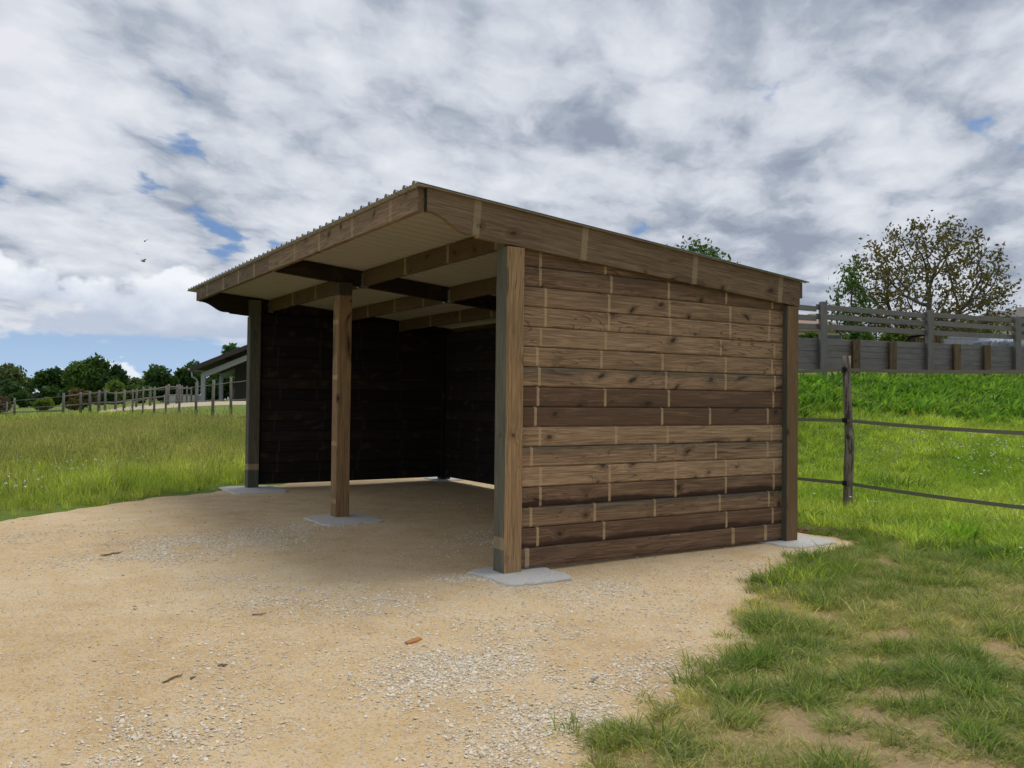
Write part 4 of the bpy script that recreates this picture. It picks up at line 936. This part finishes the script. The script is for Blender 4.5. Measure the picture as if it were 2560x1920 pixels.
fence('wooden_rail_fence', 'two-rail wooden fence curving along the far side of the barn track',
      [(548, 702, 1.35, 56), (700, 690, 1.3, 57), (780, 683, 1.3, 57), (855, 676, 1.3, 57), (910, 668, 1.35, 57), (1000, 685, 1.2, 58), (1075, 672, 1.2, 59), (1180, 660, 1.2, 60), (1300, 650, 1.2, 62), (1455, 622, 1.35, 64), (1530, 628, 1.25, 68), (1575, 635, 1.25, 72), (1615, 640, 1.25, 76), (1655, 648, 1.2, 80)],
      [(.86, .06, None), (.36, .06, None)], .085)
fence('rope_fence', 'sparse post and rope fence at the meadow\'s far left end',
      [(548, 705, 1.3, 54), (128, 742, 1.25, 62), (60, 775, 1.2, 70), (-160, 790, 1.2, 74)], [(.86, .022, M_oldwood), (.42, .022, M_oldwood), (.2, .05, M_oldwood)], .085)

# ------------------------------------------------------------------ barn track
M_track = simple('pale_track', (.46, .38, .28), .95, .15, 1.2, bmp=.5)
cl_ = [(250, 57, 1.5), (300, 60, 3.5), (380, 63, 7), (450, 66, 9), (530, 70, 11), (620, 74, 13), (720, 76, 14), (850, 78, 14)]
V = []; F = []
for i, (px, d, wd) in enumerate(cl_):
    for j in range(7):
        q = lev(px, d + wd * (j / 6 - .5) * 2.2, 0); V.append((q[0], q[1], float(terrain(q[0], q[1])) + (.10 if 0 < j < 6 else -.12)))
for i in range(len(cl_) - 1):
    for j in range(6): F.append((i * 7 + j, (i + 1) * 7 + j, (i + 1) * 7 + j + 1, i * 7 + j + 1))
tag(link('gravel_track', pyd('gravel_track', V, F, True), M_track), kind='structure')

# ------------------------------------------------------------------ open barn beyond the meadow
M_white = simple('white_steel', (.34, .35, .37), .5, .06, 3, bmp=0)
M_barnroof = simple('dark_fibre_roof', (.045, .05, .065), .7, .15, 2, bmp=.2)
M_barnfascia = simple('brown_fascia', (.06, .038, .032), .7, .15, 3, bmp=0)
M_barnwall = simple('dark_slat_wall', (.06, .055, .05), .9, .25, 3, bmp=.2)
M_block = simple('grey_blockwork', (.40, .40, .39), .9, .1, 2, bmp=.3)
DB = 88.0; bp = lev(508, DB, 0); bz = float(at(508, 1003, DB)[2]); barn = empty('barn', (bp[0], bp[1], bz)); tag(barn, 'open-fronted barn with white portal frame and dark roof, half hidden by the shelter', 'barn')
bR = Vector(_R0); bF = Vector(_F0)
def bl(x, y, z): return bR * x + bF * y + Vector((0, 0, z))
sl = 0.41; DEPTH = 22.0; SPAN = 9.0
for fy in (0, 5.5, 11, 16.5):
    o = beam('column', bl(0, fy, -.3), bl(0, fy, 2.75), .42, .42, M_white, barn, .02)
    o = beam('portal_beam', bl(-.1, fy, 2.62), bl(SPAN, fy, 2.62 + sl * SPAN + .1), .3, .55, M_white, barn, .02)
    beam('column', bl(2 * SPAN, fy, -.3), bl(2 * SPAN, fy, 2.75), .42, .42, M_white, barn, .02)
    beam('portal_beam', bl(2 * SPAN + .1, fy, 2.62), bl(SPAN, fy, 2.62 + sl * SPAN + .1), .3, .55, M_white, barn, .02)
def slab(name, a, b, c_, d_, th, m_):
    V = [a, b, c_, d_]; n = (b - a).cross(d_ - a).normalized(); n = n if n.z > 0 else -n; V = [v for v in V] + [v + n * th for v in V]
    me = pyd(name, V, [(3, 2, 1, 0), (4, 5, 6, 7), (0, 1, 5, 4), (1, 2, 6, 5), (2, 3, 7, 6), (3, 0, 4, 7)]); return link(name, me, m_, barn)
e = -.95
slab('roof', bl(e, -1.2, 3.62 + sl * e), bl(SPAN, -1.2, 3.62 + sl * SPAN), bl(SPAN, DEPTH, 3.62 + sl * SPAN), bl(e, DEPTH, 3.62 + sl * e), .18, M_barnroof)
slab('roof', bl(2 * SPAN - e, -1.2, 3.62 + sl * e), bl(SPAN + .01, -1.2, 3.62 + sl * SPAN), bl(SPAN + .01, DEPTH, 3.62 + sl * SPAN), bl(2 * SPAN - e, DEPTH, 3.62 + sl * e), .18, M_barnroof)
beam('bargeboard', bl(e, -1.26, 3.50 + sl * e), bl(SPAN, -1.26, 3.50 + sl * SPAN), .06, .34, M_barnfascia, barn, .01)
beam('purlin', bl(2.0, -1.0, 3.50 + sl * 2), bl(2.0, DEPTH - 1, 3.50 + sl * 2), .2, .22, M_barnfascia, barn, .01)
beam('purlin', bl(5.0, -1.0, 3.50 + sl * 5), bl(5.0, DEPTH - 1, 3.50 + sl * 5), .2, .22, M_barnfascia, barn, .01)
me = boxmesh('back_wall', 0, 2 * SPAN, 0, .2, -.3, 3.4, .0); q = Matrix((( bR.x, bF.x, 0, (bF * (DEPTH - .6)).x), (bR.y, bF.y, 0, (bF * (DEPTH - .6)).y), (0, 0, 1, 0), (0, 0, 0, 1))); link('back_wall', me, M_barnwall, barn, M=q)
me = prism('gable_wall', [(0, 3.4), (2 * SPAN, 3.4), (SPAN, 3.4 + sl * SPAN - .8)], 0, .2); link('gable_wall', me, M_barnwall, barn, M=q)
me = boxmesh('partition', 1.9, 2 * SPAN - 1, 0, .2, -.3, 4.2, 0); link('partition', me, M_barnwall, barn, M=Matrix(((bR.x, bF.x, 0, (bF * 4).x), (bR.y, bF.y, 0, (bF * 4).y), (0, 0, 1, 0), (0, 0, 0, 1))))
me = boxmesh('low_wall', -4.2, -.4, 0, .25, -.3, .62, .01); link('low_wall', me, M_block, barn, M=Matrix(((bR.x, bF.x, 0, (bF * .5).x), (bR.y, bF.y, 0, (bF * .5).y), (0, 0, 1, 0), (0, 0, 0, 1))))
link('downpipe', tube_mesh('downpipe', [bl(e + .05, -.9, 3.62 + sl * e - .1), bl(e + .1, -.9, 3.62 + sl * e - .75), bl(-.55, -.5, 2.25), bl(-.45, -.35, 1.9), bl(-.45, -.35, 0)], [.09] * 5, 8), M_white, barn)
link('gutter', tube_mesh('gutter', [bl(e - .1, -1.3, 3.62 + sl * e - .05), bl(e - .1, DEPTH, 3.62 + sl * e - .05)], [.13] * 2, 8), M_white, barn)

# ------------------------------------------------------------------ buildings beyond the plank wall
M_render = simple('cream_render', (.52, .45, .36), .9, .06, 1.5, bmp=.2)
M_tile = simple('clay_roof_tiles', (.30, .20, .155), .85, .25, 3, bmp=.6)
M_dtile = simple('dark_roof_tiles', (.13, .12, .12), .85, .2, 3, bmp=.5)
M_greywall = simple('light_grey_panel', (.36, .37, .39), .8, .08, 2, bmp=.2)
M_glass = simple('dark_window_glass', (.03, .035, .04), .15, .1, 3, bmp=0, spec=.6)
def house(px0, px1, d, y_eave, y_ridge, label, m_wall, m_roof, z0=2.4, depth=7.0, inset=.22, rot=0.0):
    a = lev(px0, d, z0); b = lev(px1, d, z0); ze = float(at((px0 + px1) / 2, y_eave, d)[2]) - z0; zr = float(at((px0 + px1) / 2, y_ridge, d)[2]) - z0
    wl = float(np.linalg.norm(b - a)); h_ = empty('house', tuple(a), math.atan2(b[1] - a[1], b[0] - a[0]) + rot); tag(h_, label, 'house')
    link('wall', boxmesh('wall', .3, wl - .3, .3, depth - .3, -.5, ze, 0), m_wall, h_)
    i = inset * wl; V = [(0, 0, ze), (wl, 0, ze), (wl, depth, ze), (0, depth, ze), (i, depth / 2, zr), (wl - i, depth / 2, zr)]; V += [(x, y, z - .15) for x, y, z in V[:4]]
    F = [(0, 1, 5, 4), (1, 2, 5), (2, 3, 4, 5), (3, 0, 4), (0, 6, 7, 1), (1, 7, 8, 2), (2, 8, 9, 3), (3, 9, 6, 0), (9, 8, 7, 6)]
    rf = link('roof', pyd('roof', V, F), m_roof, h_)
    link('chimney', boxmesh('chimney', wl * .6, wl * .6 + .6, depth * .55, depth * .55 + .6, zr - .6, zr + .35, .02), m_wall, rf)
    for k_ in (.25, .6):
        w_ = link('window', boxmesh('window', wl * k_, wl * k_ + .9, .26, .34, ze - 1.5, ze - .4, .01), M_glass, h_)
    return h_
house(1985, 2130, 58, 822, 782, 'cream house with clay tiled hipped roof behind the young green tree', M_render, M_tile)
house(2330, 2462, 64, 803, 779, 'low house with brown-grey roof behind the spreading tree', M_render, simple('grey_brown_tiles', (.20, .17, .15), .9, .2, 3, bmp=.5))
house(2505, 2720, 58, 792, 764, 'house with dark roof at the right edge above the hedge', M_render, M_dtile)
# lean-to and block wall just behind the fence
pa = lev(2284, 30, 2.9); z1_ = float(at(2320, 832, 30)[2]) - 2.9
lt = empty('garden_shed', tuple(pa), math.atan2(_R0[1], _R0[0])); tag(lt, 'small dark lean-to with slatted front behind the tall fence post', 'shed')
for i in range(9): link('slat', boxmesh('slat', .06 + i * .105, .14 + i * .105, 0, .03, -.6, z1_ - .18 + i * .012, .002), M_brownpost, lt)
link('wall', boxmesh('wall', .03, 1.0, .06, 1.6, -.6, z1_ - .16, 0), M_barnwall, lt)
link('roof', prism('roof', [(-.08, z1_ - .10), (1.12, z1_ - .0), (1.12, z1_ + .04), (-.08, z1_ - .06)], -.12, 1.75), M_dtile, lt)
pa = lev(2360, 31, 2.8); zt_ = float(at(2400, 824, 31)[2]) - 2.8
bw_ = empty('block_wall', tuple(pa), math.atan2(_R0[1], _R0[0])); tag(bw_, 'light grey blockwork wall behind the right end of the plank wall', 'wall')
nb_ = 0
for j in range(int((zt_ + .4) / .2)):
    for i in range(4):
        x_ = i * .4 - (.2 if j % 2 else 0) + .2; link('block', boxmesh('block', max(0, x_), min(1.45, x_ + .392), 0, .2, -.4 + j * .2, -.4 + j * .2 + .192, .006), M_greywall, bw_)
# tarpaulin heap
pa = at(2492, 858, 30); V = []; F = []; rt_ = random.Random(9); nx, ny = 15, 8
for i in range(nx):
    for j in range(ny):
        u = i / (nx - 1) * 2 - 1; v = j / (ny - 1) * 2 - 1; h_ = .26 * max(0, 1 - abs(u) ** 3) * max(0, 1 - v * v) + .05 * math.sin(i * 1.7 + j * .9) + rt_.uniform(-.02, .02)
        V.append((u * .62, v * .6, h_))
for i in range(nx - 1):
    for j in range(ny - 1): F.append((i * ny + j, (i + 1) * ny + j, (i + 1) * ny + j + 1, i * ny + j + 1))
me = pyd('tarpaulin', V, F, True); bm = bmesh.new(); bm.from_mesh(me); bmesh.ops.solidify(bm, geom=bm.faces[:], thickness=.4); bm.to_mesh(me); bm.free()
o = link('tarpaulin', me, simple('blue_grey_tarpaulin', (.20, .23, .29), .5, .15, 4, bmp=.1, spec=.5), loc=tuple(pa)); o.rotation_euler = (0, 0, math.atan2(_R0[1], _R0[0])); tag(o, 'blue-grey tarpaulin over a heap behind the plank wall', 'tarpaulin')

# ------------------------------------------------------------------ small things
M_stick = simple('dry_stick', (.19, .13, .08), .9, .3, 30, bmp=.4)
M_rust = simple('orange_clay', (.40, .19, .075), .9, .2, 20, bmp=.5)
def stick(a, b, r0, label, seed, fork=False):
    q = random.Random(seed); a = Vector((a[0], a[1], float(yard_h(np.array([a[0]]), np.array([a[1]]))[0]) + r0 + .006)); b = Vector((b[0], b[1], float(yard_h(np.array([b[0]]), np.array([b[1]]))[0]) + r0 + .008))
    pts = [a.lerp(b, t_) - a + Vector((q.uniform(-1, 1), q.uniform(-1, 1), q.uniform(0, .6))) * r0 * 1.2 for t_ in (0, .2, .4, .6, .8, 1)]
    r0 *= .75; paths = [(pts, [r0 * .6, r0, r0 * .9, r0 * 1.1, r0 * .8, r0 * .4], 6)]
    if fork:
        d_ = (b - a); s_ = Vector((-d_.y, d_.x, 0)) * .45; paths.append(([pts[3], pts[3] + s_ * .5 + d_ * .1, pts[3] + s_ + d_ * .15], [r0 * .9, r0 * .7, r0 * .4], 6))
    o = link('stick', join_tubes('stick', paths, M_stick), None, loc=a); tag(o, label, 'stick', 'sticks lying on the gravel')
stick((-2.301, 2.137), (-2.149, 2.213), .009, 'straight dark stick on the sand nearest the meadow edge', 1)
stick((-1.825, -.268), (-1.749, -.279), .006, 'short dark stick at the edge of the pale stones in front of the middle post', 2)
stick((-2.463, -1.218), (-2.366, -1.157), .006, 'longer brown twig in the foreground, broken at one end', 3)
stick((-2.205, -1.092), (-2.172, -1.125), .006, 'tiny forked dark twig to the right of the longer brown twig', 4, True)
stick((-2.356, -1.232), (-2.328, -1.204), .005, 'small bark scrap just right of the longer brown twig', 5)
r_ = random.Random(5); V = [(x * r_.uniform(.9, 1.1), y * r_.uniform(.9, 1.1), z) for z in (0, .012) for x, y in ((-.06, -.016), (.0, -.022), (.055, -.012), (.06, .014), (0, .02), (-.055, .014))]
F = [(5, 4, 3, 2, 1, 0), (6, 7, 8, 9, 10, 11)] + [(i, (i + 1) % 6, (i + 1) % 6 + 6, i + 6) for i in range(6)]
o = link('tile_fragment', pyd('tile_fragment', V, F), M_rust, loc=(-1.25, -1.15, float(yard_h(np.array([-1.25]), np.array([-1.15]))[0]) + .006)); o.rotation_euler = (0, 0, .44); tag(o, 'orange clay tile fragment lying on the gravel in the foreground', 'tile')
bm = bmesh.new(); bmesh.ops.create_icosphere(bm, subdivisions=2, radius=.5); r_ = random.Random(8)
for v in bm.verts: v.co = Vector((v.co.x * .055, v.co.y * .032, v.co.z * .024)) * r_.uniform(.85, 1.12)
me = bpy.data.meshes.new('stone'); bm.to_mesh(me); bm.free()
o = link('stone', me, simple('grey_stone', (.55, .50, .43), .9, .15, 30), loc=(-.849, -2.125, .012)); o.rotation_euler = (0, 0, .2); tag(o, 'single larger grey stone on the gravel near the lawn edge', 'stone')
# leafy weed and dark tussock in the paddock
def clump(name, px, py, d, n, lo, hi, spread, wid, lean, col, label, cat, broad, seed, z=None):
    p = lev(px, d, 0); zz = float(terrain(p[0], p[1])) - .02; me = blade_tuft(name, n, lo, hi, spread, wid, lean, None, seed, 5, broad=broad); me.materials.clear()
    B = np.zeros(len(me.vertices), np.float32); me.attributes['blade'].data.foreach_get('value', B); r_ = np.random.default_rng(seed)
    a_ = me.attributes.new('tint', 'FLOAT_COLOR', 'POINT'); cc = np.ones((len(B), 4), np.float32); cc[:, :3] = np.array(col)[None] * (.75 + .5 * B[:, None]); a_.data.foreach_set('color', cc.ravel())
    me.materials.append(M_leaf); o = link(name, me, None, loc=(p[0], p[1], zz)); tag(o, label, cat)
clump('leafy_weed', 2400, 1355, 7.75, 80, .08, .26, .13, .030, .40, (.26, .46, .05), 'bright green broad-leaved weed in the grass right of the fence post', 'plant', True, 401)
clump('grass_tussock', 2245, 1215, 12.0, 150, .14, .32, .36, .014, .7, (.07, .15, .04), 'dark green grass tussock in the paddock behind the lower tape', 'grass tussock', False, 402)
for i, (px, d, label) in enumerate([(2200, 8.6, 'dark leafy weed at the foot of the round fence post'), (2500, 6.9, 'broad-leaved weed at the right edge below the lowest tape'), (2030, 9.0, 'low green weed behind the rear corner post of the shelter')]):
    clump('leafy_weed', px, 1300, d, 60, .06, .17, .20, .026, .6, (.13, .24, .04), label, 'plant', True, 410 + i)
# turned soil at the edge of the excavated pad
V = []; F = []; r_ = random.Random(21); n = 14
pth = [(3.5, .42), (3.72, .30), (3.95, .10), (3.98, -.12), (3.86, -.30)]
for i, (x, y) in enumerate(pth):
    for j in range(6):
        a = math.pi * j / 5; w_ = .17 * (1 if 0 < i < 4 else .4); d_ = Vector((pth[min(i + 1, 4)][0] - pth[max(i - 1, 0)][0], pth[min(i + 1, 4)][1] - pth[max(i - 1, 0)][1], 0)).normalized()
        nrm = Vector((d_.y, -d_.x, 0)); V.append(Vector((x, y, 0)) + nrm * math.cos(a) * w_ * r_.uniform(.8, 1.2) + Vector((0, 0, -.03 + math.sin(a) * .055 * r_.uniform(.6, 1.3))))
for i in range(4):
    for j in range(5): F.append((i * 6 + j, i * 6 + j + 1, (i + 1) * 6 + j + 1, (i + 1) * 6 + j))
tag(link('soil_bank', pyd('soil_bank', V, F), simple('red_brown_soil', (.15, .085, .045), .95, .4, 14, bmp=1.0)), 'low ridge of red-brown turned soil behind the rear corner pad', 'soil', kind='stuff')
# two insects in flight
def insect(px, py, d, label, rz):
    p = at(px, py, d); root = empty('flying_insect', tuple(p), rz); tag(root, label, 'insect', 'insects flying in front of the clouds')
    bm = bmesh.new(); bmesh.ops.create_uvsphere(bm, u_segments=10, v_segments=8, radius=.5)
    for v in bm.verts: v.co = Vector((v.co.x * .022 * (1.1 - .6 * v.co.x), v.co.y * .008, v.co.z * .008))
    me = bpy.data.meshes.new('body'); bm.to_mesh(me); bm.free(); link('body', me, simple('insect_brown', (.10, .06, .035), .6, .2, 90, bmp=0), root)
    for s_ in (-1, 1):
        V = [(.004, 0, .003), (.008, s_ * .012, .008), (-.002, s_ * .018, .010), (-.010, s_ * .010, .006)]; V = V + [(x, y, z + .0006) for x, y, z in V]
        link('wing', pyd('wing', V, [(3, 2, 1, 0), (4, 5, 6, 7), (0, 1, 5, 4), (1, 2, 6, 5), (2, 3, 7, 6), (3, 0, 4, 7)]), simple('insect_wing', (.35, .28, .22), .4, .1, 50, bmp=0), root)
insect(359, 653, 4.2, 'brown flying insect, the lower of the two against the clouds', .4); insect(362, 603, 4.8, 'flying insect, the upper of the two against the clouds', 1.2)
